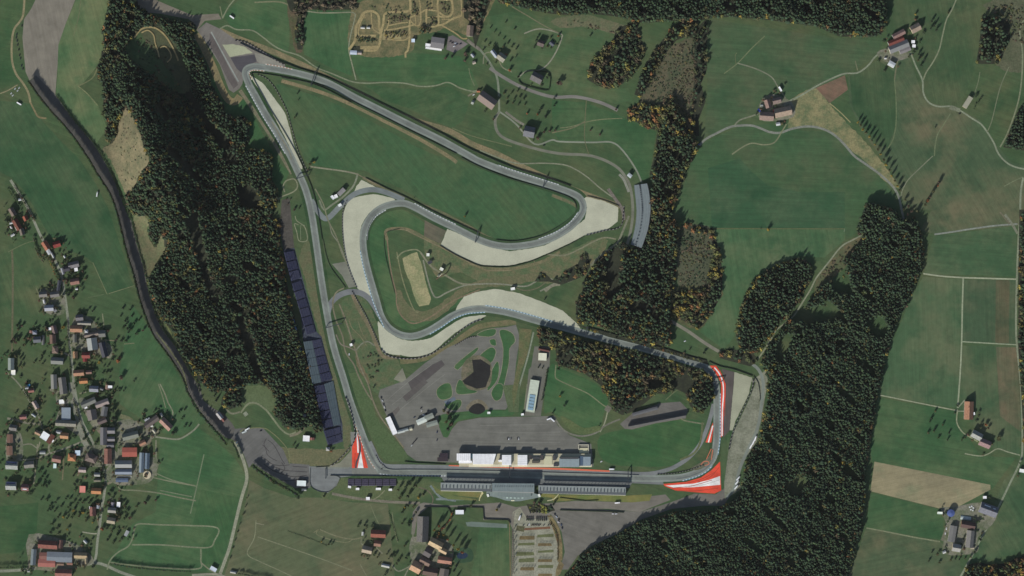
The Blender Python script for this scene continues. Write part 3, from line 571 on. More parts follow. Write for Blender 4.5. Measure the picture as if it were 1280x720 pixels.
YD=(122,120,106)
for q in ("98,500 106,498 118,512 124,505 132,512 136,525 124,530 128,536 118,536 108,520","142,530 160,524 174,528 190,532 196,545 176,552 168,556 160,574 150,580 146,600 136,602 132,588 146,570 146,548","140,578 196,572 190,600 170,606 142,604","92,398 106,394 118,402 126,414 128,424 140,434 138,448 126,444 108,440 90,432","50,362 78,364 80,392 56,390","36,668 84,676 110,690 112,706 44,712","60,486 82,494 90,524 100,546 80,532 70,525 76,500","10,540 26,542 28,572 8,574","70,492 88,490 90,500 74,508","100,560 130,556 146,566 140,580 118,584 104,578","1176,636 1192,634 1226,628 1246,640 1240,656 1222,672 1222,690 1188,694 1178,684 1184,660","952,124 968,118 990,128 992,146 962,152 948,146","1096,66 1112,60 1134,64 1136,72 1108,78","514,672 560,676 566,700 552,712 520,716"):
    sheet('farm_yard',q,surf(YD,'mottle',1,0,(88,98,72)),True)
# ---------------------------------------------------------------- buildings
WALLM=[surf((206,200,186),'plain',.9),surf((190,176,150),'plain',.9),surf((150,120,90),'plain',.9),surf((176,176,172),'plain',.9)]
CHIM=surf((120,84,70),'plain',.9); GLASS=surf((60,70,82),'plain',.2); DOORM=surf((84,62,46),'plain',.7)
KNOWN=[]                                   # footprints, so no tree grows through a roof
def house(x,y,L,W,ang,rgb,kind,label,cat,name,group=None,hw=None,pitch=None,extras=()):
    """x,y traced centre; L along the ridge and W across in traced units; ang in the picture, ccw"""
    L,W=(L*.97,W*.88) if kind in 'gbh' and x<215 else (L,W); Lm,Wm=L*S,W*S; e=empty(name,wx(x),wy(y),gz(x,y),math.radians(ang)); tag(e,label,cat,group)
    KNOWN.append((x,y,max(L,W)/2+1))
    big=W>8
    h=hw or {'g':6.4,'h':6.0,'b':6.8,'l':6.5,'f':5.0,'s':3.0,'t':2.4}[kind]
    p=pitch or {'g':.92,'h':.8,'b':.78,'l':.2,'f':0,'s':.62,'t':.9}[kind]
    lu=.3*rgb[0]+.55*rgb[1]+.15*rgb[2]; ds=.30 if kind!='f' else .1; rgb=tuple(round((v+(lu-v)*ds)*(.78 if kind in 'gbhst' else .9 if kind=='l' else 1)) for v in rgb); wm=WALLM[rnd.randrange(4)]; rm=surf(rgb,'tiles' if kind in 'gh' else 'metal' if kind in 'lfst' or max(rgb)-min(rgb)<30 else 'tiles',.8)
    w=MB(); r=MB(); a,b=Lm/2,Wm/2
    if kind=='f':
        w.box(0,0,-1,Lm,Wm,h+1); w.build('wall',wm,e)
        r.box(0,0,h+.003,Lm+.6,Wm+.6,.3)
        for s in (-1,1): r.box(0,s*(b+.15),h+.303,Lm+.6,.3,.25); r.box(s*(a+.15),0,h+.303,.3,Wm-.01,.25)
        r.build('roof',rm,e)
    else:
        rise=b*p
        if kind=='t':                       # round-topped tunnel
            n=8
            for i in range(n):
                t0,t1=math.pi*i/n,math.pi*(i+1)/n
                A=(b*math.cos(t0),h*math.sin(t0)+.3);B=(b*math.cos(t1),h*math.sin(t1)+.3)
                r.face([(-a,A[0],A[1]),(a,A[0],A[1]),(a,B[0],B[1]),(-a,B[0],B[1])][::-1])
            for s in (-1,1): w.face([(s*a*.995,b*math.cos(math.pi*i/n),h*math.sin(math.pi*i/n)+.3) for i in range(n+1)][::s])
            w.build('end_wall',wm,e); r.build('roof',rm,e); return e
        w.prism([(-a,-b),(a,-b),(a,b),(-a,b)],-1,h,True)
        if kind!='h':
            for s in (-1,1): w.face([(s*a,-b,h),(s*a,b,h),(s*a,0,h+rise)][::s])
        w.build('wall',wm,e)
        o=.5 if kind!='s' else .2; t=.28; A=a+o; B=b+o; zb=h-o*p; zr=h+rise
        if kind=='h':
            k=max(0,a-b*.9)
            for dz,fl in ((t,False),(0,True)):
                q=[(-A,-B,zb+dz),(A,-B,zb+dz),(A,B,zb+dz),(-A,B,zb+dz),(-k,0,zr+dz),(k,0,zr+dz)]
                for f in ((0,1,5,4),(1,2,5),(2,3,4,5),(3,0,4)):
                    f=[q[i] for i in f]; r.face(f[::-1] if fl else f)
            for i,j in ((0,1),(1,2),(2,3),(3,0)):
                q=[(-A,-B),(A,-B),(A,B),(-A,B)]; r.face([(q[i][0],q[i][1],zb),(q[j][0],q[j][1],zb),(q[j][0],q[j][1],zb+t),(q[i][0],q[i][1],zb+t)])
        else:
            for s in (-1,1):
                top=[(-A,s*B,zb+t),(A,s*B,zb+t),(A,0,zr+t),(-A,0,zr+t)]; bot=[(x_,y_,z_-t) for x_,y_,z_ in top]
                r.face(top[::-s] if s>0 else top); r.face(bot if s>0 else bot[::-1])
                r.face([bot[0],bot[1],top[1],top[0]]); 
                for i,j in ((1,2),(3,0)): r.face([bot[i],bot[j],top[j],top[i]])
        ro=r.build('roof',rm,e)
        if kind in 'gh' and L>7:
            c=MB(); cx=rnd.choice((-.22,.2))*Lm; c.box(cx,Wm*.1,h+rise*.5,.9,.9,rise*.5+1.3); c.build('chimney',CHIM,ro)
        if kind in 'gb' and L>9:
            for sgn in (-1,1):
                for q in range(2):
                    wi=MB(); wi.box((q-.5)*Lm*.5, sgn*(b+.02), 1.2,1.3,.06,1.3); wi.build('window',GLASS,e)
            d=MB(); d.box(0,-(b+.03),-.02,1.4 if kind=='g' else 3.2,.08,2.2 if kind=='g' else 3.4); d.build('door',DOORM,e)
    for (u,v,l,w_,c_,nm) in extras:
        xx=MB(); zz=h+.56 if kind=='f' else h+max(0,(b-abs(v*S)))*p+.35
        xx.box(u*S,v*S,zz,l*S,w_*S,.5); xx.build(nm,surf(c_,'metal',.6),e)
    return e
WH=(236,238,236)
HS="""
16 265 10 7 -60|158,134,118|g|pinkish tan roofed house at the north end of the village beside its hedges|house
32.5 273 6 6 -65|214,104,72|g|little orange red cottage close beside the narrow village street, dark red on its far slope|house
22 281 14 8 -60|160,84,64|g|long brick brown roofed house with two white sheds standing on its west side|house
14 279 4 2.5 20|226,230,226|s|white oblong garden shed nearest the brick brown roofed north house|shed
14.5 284.5 4 2.2 -55|236,238,236|s|bright white crooked shed just below the white oblong shed|shed
21 285 5 3 -65|230,222,214|s|white annexe touching the lower corner of the brick brown roofed house|shed
25 249.5 3.5 3 10|220,226,228|s|tiny white hut at the topmost bend of the village street|hut
28 290 8 6 -75|160,146,126|g|small tan roofed house directly under the brick brown roofed one|house
16 294 5 2.5 30|232,236,234|s|slanting white shed at the lower left corner of the north gardens|shed
58 307 11 8 -57|222,124,84|g|narrow house with a bright orange strip of roof running along the street|house
71.5 305.5 9 8 18|196,66,56|g|vivid red roofed house alone on the field side of the street|house
61.5 315 6 4 -60|196,200,204|l|pale grey garage below the narrow orange striped roof|garage
81 321 3 2 -60|236,238,236|s|tiny white box at the garden corner of the vivid red roofed house|shed
66 319 7 2.2 -62|214,218,220|s|thin white lean-to slanting beside the pale grey garage|shed
92.5 331 13 8 14|152,148,152|g|lilac grey roofed farmhouse with the white cube shed on its south side|house
95.5 337 4 4 10|240,244,246|f|bright white cube shed below the lilac grey farmhouse|shed
78.5 339 8 3 -72|176,180,190|s|thin pale shed squeezed between street and the dark square barn|shed
84 336 7 7 12|72,70,82|b|dark square barn west of the lilac grey farmhouse|barn
94 352 11 8 10|192,130,110|g|salmon roofed house just south of the white cube shed|house
96 361 3 2.5 0|230,234,236|s|tiny white hut below the salmon roofed house|hut
74 357 13 4 82|84,90,106|b|narrow slate blue barn standing right against the street|barn
54.5 368 10 7 5|142,136,128|b|western grey brown barn of the pair above the walled yard|barn
69 368 11 7 8|136,132,128|b|eastern grey brown barn of the pair above the walled yard|barn
55.5 377 5 2.4 -75|238,240,240|s|white trailer sized shed inside the walled yard|shed
62 385 11 8 3|184,190,202|b|pale blue white roofed barn closing the walled yard on the south|barn
69 388 4 4 40|150,154,158|s|small grey shed at the street corner of the walled yard|shed
44 415.5 5 5 5|176,184,208|h|small bluish white roofed cottage among the western garden trees|house
39.5 415 3 5 80|184,120,104|s|narrow reddish shed beside the bluish white cottage|shed
47 424.5 9 8 3|108,116,126|b|slate grey barn under the bluish white cottage|barn
54 425 12 3 90|140,142,136|s|long thin grey shed between the slate grey barn and the tan house|shed
62.7 411 3 3 0|242,244,240|f|very bright white hut in the garden of the pink grey house|hut
68.5 412 10 7 -75|164,130,124|g|pink grey roofed house standing above the tan pink one|house
66.5 424 11 8 -88|168,124,102|g|tan pink roofed house next south of the pink grey one|house
100 397 9 8 5|140,136,144|g|lilac grey house set back from the street beyond a slanting drive|house
96 411 15 9 -1|220,152,106|g|long light orange roofed house at the street by the slanting drive|house
94 423 10 5 90|136,138,122|b|narrow olive grey barn at right angles below the light orange house|barn
106 404 17 4.5 -2|174,168,150|b|long beige wing behind the light orange house|barn
108.5 414 4 4 0|238,242,244|h|small white pavilion east of the light orange house|hut
116 430 15 14 98|184,192,184|b|big barn whose western slope shines pale grey beside the striped barn|barn
115 418 18 5 10|158,140,124|b|low tan wing joined above the big pale sloped barn|barn
128 417 8 9 5|130,132,126|b|grey end barn at the head of the field track|barn
94.5 443.5 8 6 90|228,164,110|g|small apricot roofed house beside the street opposite the tan box house|house
108 444 10 8 0|196,84,72|g|red roofed house with a crimson wing to its south|house
106.5 449.5 5 5 90|176,56,56|s|crimson wing of sheds attached below the red roofed house|shed
69.5 437 9 8 88|166,134,116|h|tan box shaped house west of the street by a short drive|house
72 451 15 9 -3|144,150,140|b|wide grey green barn south of the tan box house|barn
14.5 455 15 8 90|164,180,170|b|pale green grey barn at the western edge of the village|barn
17 465.5 6 5 88|238,240,226|f|cream white square shed right under the pale green barn|shed
34 485 4 3 10|226,230,232|s|small white shed by the blue pool on the western lane|shed
39.5 488 7 5 5|198,116,100|g|small pink red cottage by the blue pool on the western lane|house
68 477 18 8 92|162,162,152|b|narrow long barn with one pale strip of roof west of the largest grey barn|barn
79 482 21 10 97|140,138,130|b|largest grey barn of the street, running down to the crossroads|barn
99 466 13 8 4|226,158,112|g|peach roofed double house above the bright orange one|house
111.5 465 7 5 3|176,124,104|g|small brown pink house east of the peach double house|house
105 476 10 7 4|250,152,78|g|brightest orange roofed house, standing alone in a lawn|house
118 486 11 8 -3|178,184,200|g|whitish blue roofed house east of the crossroads garden|house
127 486 5 3 -20|140,144,146|s|small grey shed to the right of the whitish blue roofed house|shed
134.5 484 6 5 85|176,136,112|s|little tan stable with a white end wall out on the meadow|stable
138 483.5 3 5 90|240,242,240|f|white trailer shaped hut touching the little tan stable|hut
77.5 502 6 5 5|238,238,232|f|white flat roofed hut beneath the largest grey barn|hut
111 503 19 8 24|140,144,134|b|slanting grey green barn northeast of the crossroads|barn
107.5 509 3.5 3 20|240,242,240|f|small white box in front of the slanting grey green barn|shed
128 504 17 8 20|184,164,154|b|slanting pinkish grey barn right of the slanting grey green one|barn
83 517 15 11 90|132,144,154|f|large flat blue grey hall beside the street square|hall
83 529 26 8 -3|172,168,148|g|very long beige roofed inn across the street square|inn
115.5 518.5 13 13 100|144,132,126|b|broad brown grey barn in the central farmyard|barn
131 514 12 8 80|136,138,138|b|grey barn at right angles east of the broad brown grey barn|barn
128 526 11 7 22|122,104,100|b|dark brown pink shed roof at the lower edge of the central farmyard|barn
130 545 22 9 90|136,134,138|b|long lilac grey warehouse standing upright in the centre|warehouse
139.5 538 9 8 0|146,142,146|b|upper of two square lilac roofs beside the long warehouse|warehouse
139.5 548.5 9 6 0|142,138,142|b|lower of two square lilac roofs beside the long warehouse|warehouse
138.5 556 9 6 0|118,116,122|b|dark grey shed directly under the two square lilac roofs|shed
135.5 570 19 10 90|192,120,98|b|tall barn with a pink strip facing the street and a dark red east slope|barn
162.5 565 18 11 0|196,86,66|l|big plain brick red roof of the riding hall|hall
155 580 21 10 0|176,180,176|b|farm hall with pale grey strip above a dark red strip|hall
155 589.5 21 7 0|146,162,184|b|farm hall with light blue grey roof under the pale grey one|hall
155 595.3 19 3 0|232,232,206|t|low cream white plastic tunnel under the light blue grey hall|tunnel
153 600 15 4.5 0|86,108,142|l|lowest deep blue shed roof south of the farm halls|shed
177.5 578 25 6 88|150,174,192|b|western half of the big light blue greenhouse|greenhouse
184.5 576 20 6 88|132,160,186|b|eastern half of the big light blue greenhouse|greenhouse
163.5 544.5 20 9 14|142,150,134|b|grey green barn on the lane above the riding hall|barn
178.5 553.5 8 6 25|232,158,118|g|tiny orange white cottage right of the grey green lane barn|house
208 530 17 9 -45|224,164,140|g|pink roofed farmhouse at the eastern end of the village lane|house
190 527 20 8 35|124,110,104|b|dark brown barn facing the pink farmhouse|barn
183 525 4 3 35|236,238,236|s|lower of two white sheds above the dark brown barn|shed
186.3 523.8 3 3 35|232,234,232|s|upper of two white sheds above the dark brown barn|shed
202 518.5 5 3 -60|196,196,186|s|small pale tower shed above the pink farmhouse|shed
193 539 5 3 -50|214,208,176|s|small cream shed in the yard of the dark brown barn|shed
190 532 3 3 10|232,236,226|s|tiny white store between dark brown barn and cream shed|shed
48 541 7 5 -25|226,172,128|g|apricot roofed cottage joined to the white flat hall|house
56.5 545 9 9 -32|232,242,248|f|dazzling white flat hall in the middle of the lower village|hall
64 548.5 12 6 58|168,92,70|b|reddish brown barn wrapped round the white flat hall|barn
65.5 550.5 4 3 -35|240,244,246|f|small white roof box against the reddish brown barn|shed
74 540 7 4 -10|192,196,198|s|pale grey shed behind the orange cream house|shed
81 544.5 10 8 -5|242,168,102|g|orange cream roofed house with a round green tree at its side|house
17 534.5 9 8 -8|150,146,140|g|grey roofed cottage below the western lane|house
29.5 521 8 6 5|204,124,114|g|rose red roofed cottage above the western lane|house
45 506 10 6 -60|224,196,180|g|house with one pale cream strip, slanting beside the western lane|house
42.5 519 6 2.4 -35|196,204,208|s|thin white shed slanting by the western lane bend|shed
13 548 10 7 92|132,92,72|l|northern red brown roof of the terrace under construction|house
12.5 563 11 7 92|140,98,76|l|southern red brown roof of the terrace under construction|house
53.5 565.5 7 4 0|176,184,182|s|pale grey garage between the two lower lanes|garage
15.5 581.5 15 11 -3|190,198,192|g|upper of two twin houses with navy solar roof and pale south strip|house
14.5 607 13 11 -2|196,204,198|g|lower of two twin houses with navy solar roof and pale south strip|house
37 580.5 12 9 6|166,162,148|g|warm grey roofed house between the upper twin and the lane|house
32 609 9 9 -4|176,116,112|g|rose brown house with white dormer right of the lower twin|house
71.5 573.5 11 9 -10|200,136,116|g|house with faded pink strip of roof east of the pale grey garage|house
69 582.3 5.5 3.5 88|206,228,222|f|mint white garden shed below the faded pink strip house|shed
90.5 571.5 10 10 -5|246,150,84|h|bright orange hipped villa with dark stripes|villa
97.5 566 6 6 0|196,214,226|f|pale blue flat annexe by the bright orange villa|annexe
114.5 572.5 14 11 -18|150,126,116|h|dark brown grey hipped house below the chapel square|house
103.5 587 9 7 -3|222,194,184|g|small house with whitish pink strip under the dark hipped house|house
122 593 7 5 -2|196,200,190|g|grey white roofed cottage, upper of a close pair by the street|house
122 600 8 4 0|132,126,102|b|low olive shed, lower of a close pair by the street|shed
103.5 611.5 8 7 88|220,136,120|f|square coral pink roofed house west of the street|house
121 613.5 12 8 -3|252,158,84|g|glowing orange roofed house on the street corner south of the olive shed|house
116.5 639 11 8 92|200,120,104|g|salmon house with a white patch, west of the lower street|house
122.5 633.5 4 4 80|214,222,232|s|white garage behind the salmon house|garage
113.5 634.5 3 3 0|236,236,230|f|white cube hut at the west wall of the salmon house|hut
148.5 630.5 6 4 85|240,242,238|f|bright white upright hut east of the lower street|hut
141 630.5 5 4 80|172,166,178|s|lilac shed left of the bright white upright hut|shed
140.5 637.5 10 7 -5|190,188,174|g|light grey roofed cottage below the lilac shed|house
139.5 650.5 10 8 -10|206,188,152|g|beige roofed cottage south of the light grey one|house
158.5 666.5 7 4 62|206,212,214|s|lonely white slanting shed by the field track|shed
60.5 680.5 24 11 -4|186,98,80|b|upper brick red barn of the big southern farm|barn
76.5 680 10 5 85|150,100,88|b|short brown red cross barn at the east end of the upper red barn|barn
42.5 696 20 7 86|140,158,164|b|blue grey glass lean-to on the west side of the southern farm|greenhouse
59 703.5 21 9 -2|190,100,84|l|lower brick red barn roof touching the road at the southern farm|barn
54.5 694.5 9 8 0|150,90,76|l|small brick brown link roof between red and steel grey barns|barn
75 696 31 12 -2|124,138,148|l|longest steel grey barn of the southern farm|barn
87.5 703.5 7 5 -2|164,104,84|s|tile red shed at the lower right end of the steel grey barn|shed
75 704.5 10 4 -2|160,120,92|s|row of tan pens under the steel grey barn|shed
101.5 694 16 8 -2|226,190,132|g|cream yellow farmhouse with dark red north slope|house
108.5 700 9 4 92|206,186,138|g|narrow cream wing of the southern farmhouse|house
80 716 21 10 -2|196,112,94|b|red barn on the far side of the southern road|barn
107 677 5 3 -45|210,214,214|s|small white hut in the meadow above the cream yellow farmhouse|hut
36 714 3 2 0|200,200,190|s|tiny pale hut at the bend of the southern road|hut
473 667 18 9 -3|200,102,74|b|orange red barn with a pale ridge alone on the southern meadow|barn
472 679 8 7 -8|188,130,104|g|little brown pink cottage just below the orange red meadow barn|house
459 687 12 8 -12|220,196,160|g|cream roofed farmhouse southwest of the orange red meadow barn|house
453.5 667 4.5 2.5 85|230,232,226|s|tiny white hut west of the orange red meadow barn|hut
482 707 10 4 -12|214,216,206|s|slanting white shed by the southern hamlet hedge|shed
528.5 661 31 14 88|152,146,138|g|very long grey tan roofed block with dark gables standing upright|block
545 679.5 17 10 -28|255,214,150|g|bright cream yellow roofed manor north of the pond|manor
554 688 10 6 -28|255,212,150|g|low cream yellow wing trailing from the manor|house
535 690 9 11 -30|112,104,104|b|dark brown barn in the bend west of the manor|barn
556 700 17 8 -8|228,150,116|g|salmon roofed house west below the round pond|house
520.5 708.5 13 13 -28|255,188,136|g|large apricot roofed farmhouse on the southern edge lane|house
531.5 701.5 13 8 -26|178,138,116|b|brown barn touching the apricot farmhouse from the northeast|barn
555 716.5 11 11 80|138,126,114|b|brown grey barn on the southern edge below the salmon house|barn
538 714.5 18 10 -10|118,90,78|b|very dark brown barn right of the apricot farmhouse|barn
574.5 640 10 5 0|232,236,238|f|small white pavilion beside the yellow tree south of the grandstand|pavilion
547 54 16 13 -8|132,128,128|l|wide grey workshop roof at the motocross ground|workshop
534 56.5 4 3.4 -8|246,248,250|f|left of two white cubes west of the wide grey workshop|shed
538.3 57 4 3.4 -8|246,248,250|f|right of two white cubes west of the wide grey workshop|shed
542 61.3 20 2.2 -8|240,240,232|f|long thin white marquee under the wide grey workshop|tent
516.5 51 4 4 0|206,222,236|f|little white and blue cabin on the green below the track ground|cabin
587.5 39 13 8 86|186,154,130|b|barn with a narrow tan strip at the wood edge lane|barn
453.5 34.8 5 2.4 -3|238,240,230|s|left of two white oblong tents on the motocross ground|tent
460.5 34.8 4 2.4 -3|238,240,230|s|right of two white oblong tents on the motocross ground|tent
442 66 8 4.5 -3|196,212,232|l|pale blue shed in a row at the lower edge of the motocross ground|shed
449.5 66.3 5 4 -3|208,186,170|s|pinkish shed at the right end of the row with the pale blue shed|shed
591 69.5 5 3.5 -50|196,202,210|s|upper grey white shed beside the lane fork|shed
592.5 78.5 4 3.5 20|214,196,170|s|lower cream shed beside the lane fork|shed
618 67.5 10 4.5 -52|206,218,236|g|narrow white blue roofed house on the hill orchard|house
627 72 10 9 -36|190,184,160|g|beige roofed house on the hill orchard with dark north slope|house
671 97.5 14 11 -28|132,128,126|g|dark roofed house inside the oval hedge|house
676 54.5 8 7 -20|130,112,104|g|brown cottage hidden in its square garden|house
690 54.5 6 5 -40|96,104,120|s|slate shed at the right end of the square garden|shed
609 125.5 23 13 -36|164,140,126|b|large barn with dark brown roof and pinkish lower edge on the hill lane|barn
598 114 4 3 0|216,120,70|s|tiny orange shed above the large hill barn|shed
591 128 3 5 -25|176,184,176|s|small grey green container west of the large hill barn|container
661.5 165 13 13 -12|140,144,152|g|slate roofed farmhouse with a white terrace on its south side|house
787 219.5 5 4 -40|196,206,210|l|small silver hut on the bend above the curved grandstand|hut
959.5 130 10 7 -74|194,150,134|g|pink roofed house at the west of the hilltop farm|house
970.5 126 10 7 14|178,150,136|g|rosy beige house forming the north of the hilltop farm|house
968.5 138 5 4 20|190,72,62|s|small red roofed shed in the middle of the hilltop farm|shed
978.5 140 21 11 12|214,180,150|g|longest beige roofed barn of the hilltop farm|barn
958 145.5 17 10 -4|190,152,134|g|brown beige barn at the lower left of the hilltop farm|barn
972.5 155 5 4 10|224,230,236|s|small white hut below the hilltop farm|hut
952 132 3 3 0|214,220,206|s|tiny pale hut beside the blue trampoline|hut
975 111.5 6 2 -60|240,240,236|f|narrow white trailer by the rubble patch above the hilltop farm|trailer
1123 58.5 25 9 22|150,154,154|b|long light grey barn of the northeast farm|barn
1119.5 51.5 20 6 22|176,80,66|b|long dark red barn above the light grey one|barn
1123 43 16 6 27|196,148,134|b|pink roofed barn, topmost of three parallel roofs|barn
1144 35.5 12 9 28|210,180,152|g|tan roofed farmhouse at the top of the northeast farm|house
1141 52.5 4 3.5 0|244,248,250|f|upper of two white cubes east of the light grey barn|shed
1142 57.7 4 3.4 -5|240,246,250|f|lower of two white cubes east of the light grey barn|shed
1131 63 14 5 22|140,134,132|l|low brown grey lean-to under the light grey barn|shed
1114 80.5 8 6 -30|206,214,216|l|pale silage shed by the drive of the northeast farm|shed
1106.5 73 2.5 2 0|238,240,240|s|tiny white hut beside the pale silage shed|hut
1209 128 15 5.5 58|172,170,140|l|pale olive field barn at the junction of eastern tracks|barn
1210.5 513 22 11 88|238,158,110|g|orange roofed farmhouse at the eastern crossroads|house
1206.5 512 10 2.6 88|164,166,176|s|thin grey lean-to on the west wall of the orange farmhouse|shed
1216.5 517 3 3 10|238,240,240|f|white hut on the east side of the orange farmhouse|hut
1220.5 544 13 9 -28|196,200,188|g|pale grey roofed barn at the end of the curved drive|barn
1230.5 554 14 9 -22|196,148,146|g|faded rose roofed house below the pale grey barn|house
1235 637 22 13 -20|146,150,166|g|navy and grey roofed hall at the northeast of the southeastern farm|hall
1207 647.5 13 5 -8|206,226,224|t|silvery plastic tunnel in the southeastern farm|tunnel
1212 673.5 21 9 84|152,148,142|b|upright grey barn of the southeastern farm beside the road|barn
1209.5 656 17 8 -10|110,80,74|b|dark brown barn crossing the top of the upright grey barn|barn
1190 667 20 8 80|124,124,118|l|upright dark grey machine shed at the west of the southeastern farm|shed
1195 684.5 10 9 -10|196,196,188|g|whitish roofed house at the south of the southeastern farm|house
1212 683 11 3.4 -18|186,172,144|s|low beige shed under the upright grey barn|shed
1180 690 4 3 20|232,234,230|s|small white hut in the orchard of the southeastern farm|hut
1174.5 641 2.5 6 88|230,238,224|f|pale green white slab beside the blue silo|shed
1188 669 3 5 80|240,240,240|f|white roof box west of the machine shed|shed
1278 588.5 8 4 -10|236,238,232|f|white building at the far eastern edge of the fields|shed
1230.5 621.5 4 3 0|238,240,240|f|tiny white store at the tip of the stubble field|shed
275 519.5 9 5 -52|226,222,220|g|white ticket house beside the main asphalt strip|house
279 524 6 4 -52|170,96,84|s|little red roofed kiosk below the white ticket house|kiosk
377 604 11 6.5 -2|226,234,230|f|white and green pit hut at the corner of the turning area|hut
380 612 6 3 0|180,184,178|s|small grey shed under the white and green hut|shed
383 548 8 7 -4|246,248,248|f|brilliant white cabin below the terraced stand|cabin
390 548.5 3 6 88|206,120,104|s|narrow red shed touching the brilliant white cabin|shed
410 561 4 4 0|214,214,212|h|small whitish hut under the foot of the terraced stand|hut
381 519.5 4 3.5 0|206,216,230|s|little whitish blue hut hidden in the autumn wood|hut
489.5 532 23 6 -66|250,252,240|f|long white shining hospitality hall along the paddock slope|hall
501.5 539 9 4 14|206,220,214|s|left pale shed in the row beside the long white hall|shed
507.5 537 6 3.6 14|190,206,202|s|middle pale shed in the row beside the long white hall|shed
513.7 535.7 3.4 4.4 10|226,222,184|s|cream shed at the right end of the paddock row|shed
527 526 12 6 24|214,226,212|l|white green kart pit building|pit building
536.5 521 11 6 24|152,162,146|l|olive roofed building joined to the white green pit building|building
540 529.5 14 5.5 16|140,152,138|l|wedge shaped olive roofed building below the kart pits|building
678 446 10 9 -3|216,216,190|f|square cream pavilion on the paved plaza|pavilion
680 437 14 3.4 -12|128,66,56|s|dark red roofed stall row above the cream pavilion|stall
665.5 495 40 11 81|188,198,176|f|tall pale green hall with light blue roof panels|hall
806 514 32 3.6 15|104,106,108|l|thin grey roofed workshop at the meadow paddock|workshop
821 526 72 4.2 11|112,110,106|b|very long low grey garage row facing the oval meadow|garages
653 518 3 2.4 10|240,240,240|f|tiny white kiosk at the north gate of the paddock|kiosk
611 516 3.4 2.4 0|232,234,230|f|tiny white kiosk next to the round pond|kiosk
679.5 657 6 0.1 0|0,0,0|x|x|x
418 564 3 3 0|200,200,180|x|x|x
439 431 3 3 20|240,240,236|f|tiny white marshal cabin inside the hairpin loop|cabin
641 361 5 3 10|236,236,230|f|small white camera cabin above the long gravel bed|cabin
552 336.5 4 3.4 -30|232,234,220|f|lone white hut on the rise north of the steel arch|hut
535 318.5 3.4 3.4 0|226,228,216|f|tiny white block by the arena road end|hut
420 245.5 4 4 25|244,246,248|f|white square cabin of the loop road corner|cabin
427 240 10 5 45|148,146,144|l|grey shed behind the white square cabin|shed
416 247 3 5 40|226,228,228|f|little white container left of the white square cabin|container
425 256.5 4 3 30|228,232,228|f|small white stall across the track from the cabin|stall
437 608.5 2.4 3.5 80|240,240,236|f|first white booth from the west behind the small stand|booth
447 611 4 2.4 0|240,240,236|f|second white booth from the west behind the small stand|booth
473 611 6 2.4 0|240,240,236|f|third white booth from the west behind the small stand|booth
488 612 4 2.4 0|240,240,236|f|fourth white booth from the west behind the small stand|booth
460 623 4.4 3.4 0|240,240,238|f|lone white booth nearest the southern road behind the small stand|booth
267 711 8 4.5 -30|200,210,220|f|white bus shelter hut at the country lane crossroads|hut
292 715 8 3 -10|196,196,190|s|grey white shed east of the country lane crossroads|shed
"""
N=0
for ln in HS.strip().splitlines():
    a,c,k,lab,cat=ln.split('|')
    if k=='x': continue
    x,y,L,W,an=map(float,a.split()); rgb=tuple(int(v) for v in c.split(','))
    ex=()
    if 'solar' in lab: ex=((0,L*.02+2.6,L*.8,3.6,(40,52,86),'solar_panel'),)
    if lab.startswith('tall pale green'): ex=tuple((u,0,3.2,7,(130,160,176),'roof_panel') for u in (-16,-12,-8,-4,0))
    if lab.startswith('rose brown'): ex=((0,-2,5,1.4,(226,230,236),'dormer'),)
    if lab.startswith('navy and grey'): ex=((-3,4,8,1.5,(214,218,224),'skylight'),(6,3.6,3,1.6,(200,206,214),'skylight'))
    if lab.startswith('slate roofed farmhouse'): ex=()
    if lab.startswith('tiny orange white'): ex=()
    house(x,y,L,W,an,rgb,k,lab,cat,cat.split()[-1].replace('-','_') if cat not in('pit building',) else 'pit_building',extras=ex)
# striped barn roof with pale skylights
e=house(130,437,19,9,105,(84,86,98),'b','dark barn with four pale stripes along its roof','barn','barn')
for v in (-3,-1,1,3):
    q=MB(); hh=5.5+(4.5-abs(v))*S*.62+.32; q.box(0,v*S,hh,17*S,.5*S,.35); q.build('skylight',surf((206,214,230),'metal',.5),e)
# terrace courtyard: pale dormers on the red brown terrace
def cyl_thing(name,x,y,r,h,rgb,label,cat,cone=None,top=None):
    e=empty(name,wx(x),wy(y),gz(x,y)); tag(e,label,cat)
    b=MB(); b.cyl(0,0,0,r*S,h,16); b.build('body',surf(rgb,'metal',.6),e)
    b=MB(); b.cyl(0,0,h+.003,r*S+.15,cone or .6,16,.4 if cone else None); b.build('lid',surf(top or rgb,'metal',.6),e)
cyl_thing('silo',1188,641,4.6,9,(74,90,140),'round dark blue silo at the northwest corner of the southeastern farm','silo',1.6)
cyl_thing('manure_tank',184,593.5,5,2.2,(196,184,156),'round beige topped tank at the foot of the greenhouse','tank')
cyl_thing('swimming_pool',35.5,481.5,2.3,1.0,(70,140,180),'small round bright blue pool beside the western lane','pool')
cyl_thing('trampoline',949,138,2.2,.9,(52,72,160),'round blue trampoline west of the hilltop farm','trampoline')
cyl_thing('fountain_basin',596.5,467,.1,.1,(90,90,90),'x','x') if False else None
# round swimming pond south-east of the manor
sheet('pond_bank',"567,690 572,686 584,684 590,688 592,695 590,701 584,703 569,703",surf((44,76,56),'field',1,0),True)
sheet('pond_water',"571,693 576,690.5 582,691 585,694 581,698 573,698",surf((40,54,72),'plain',.3),True)
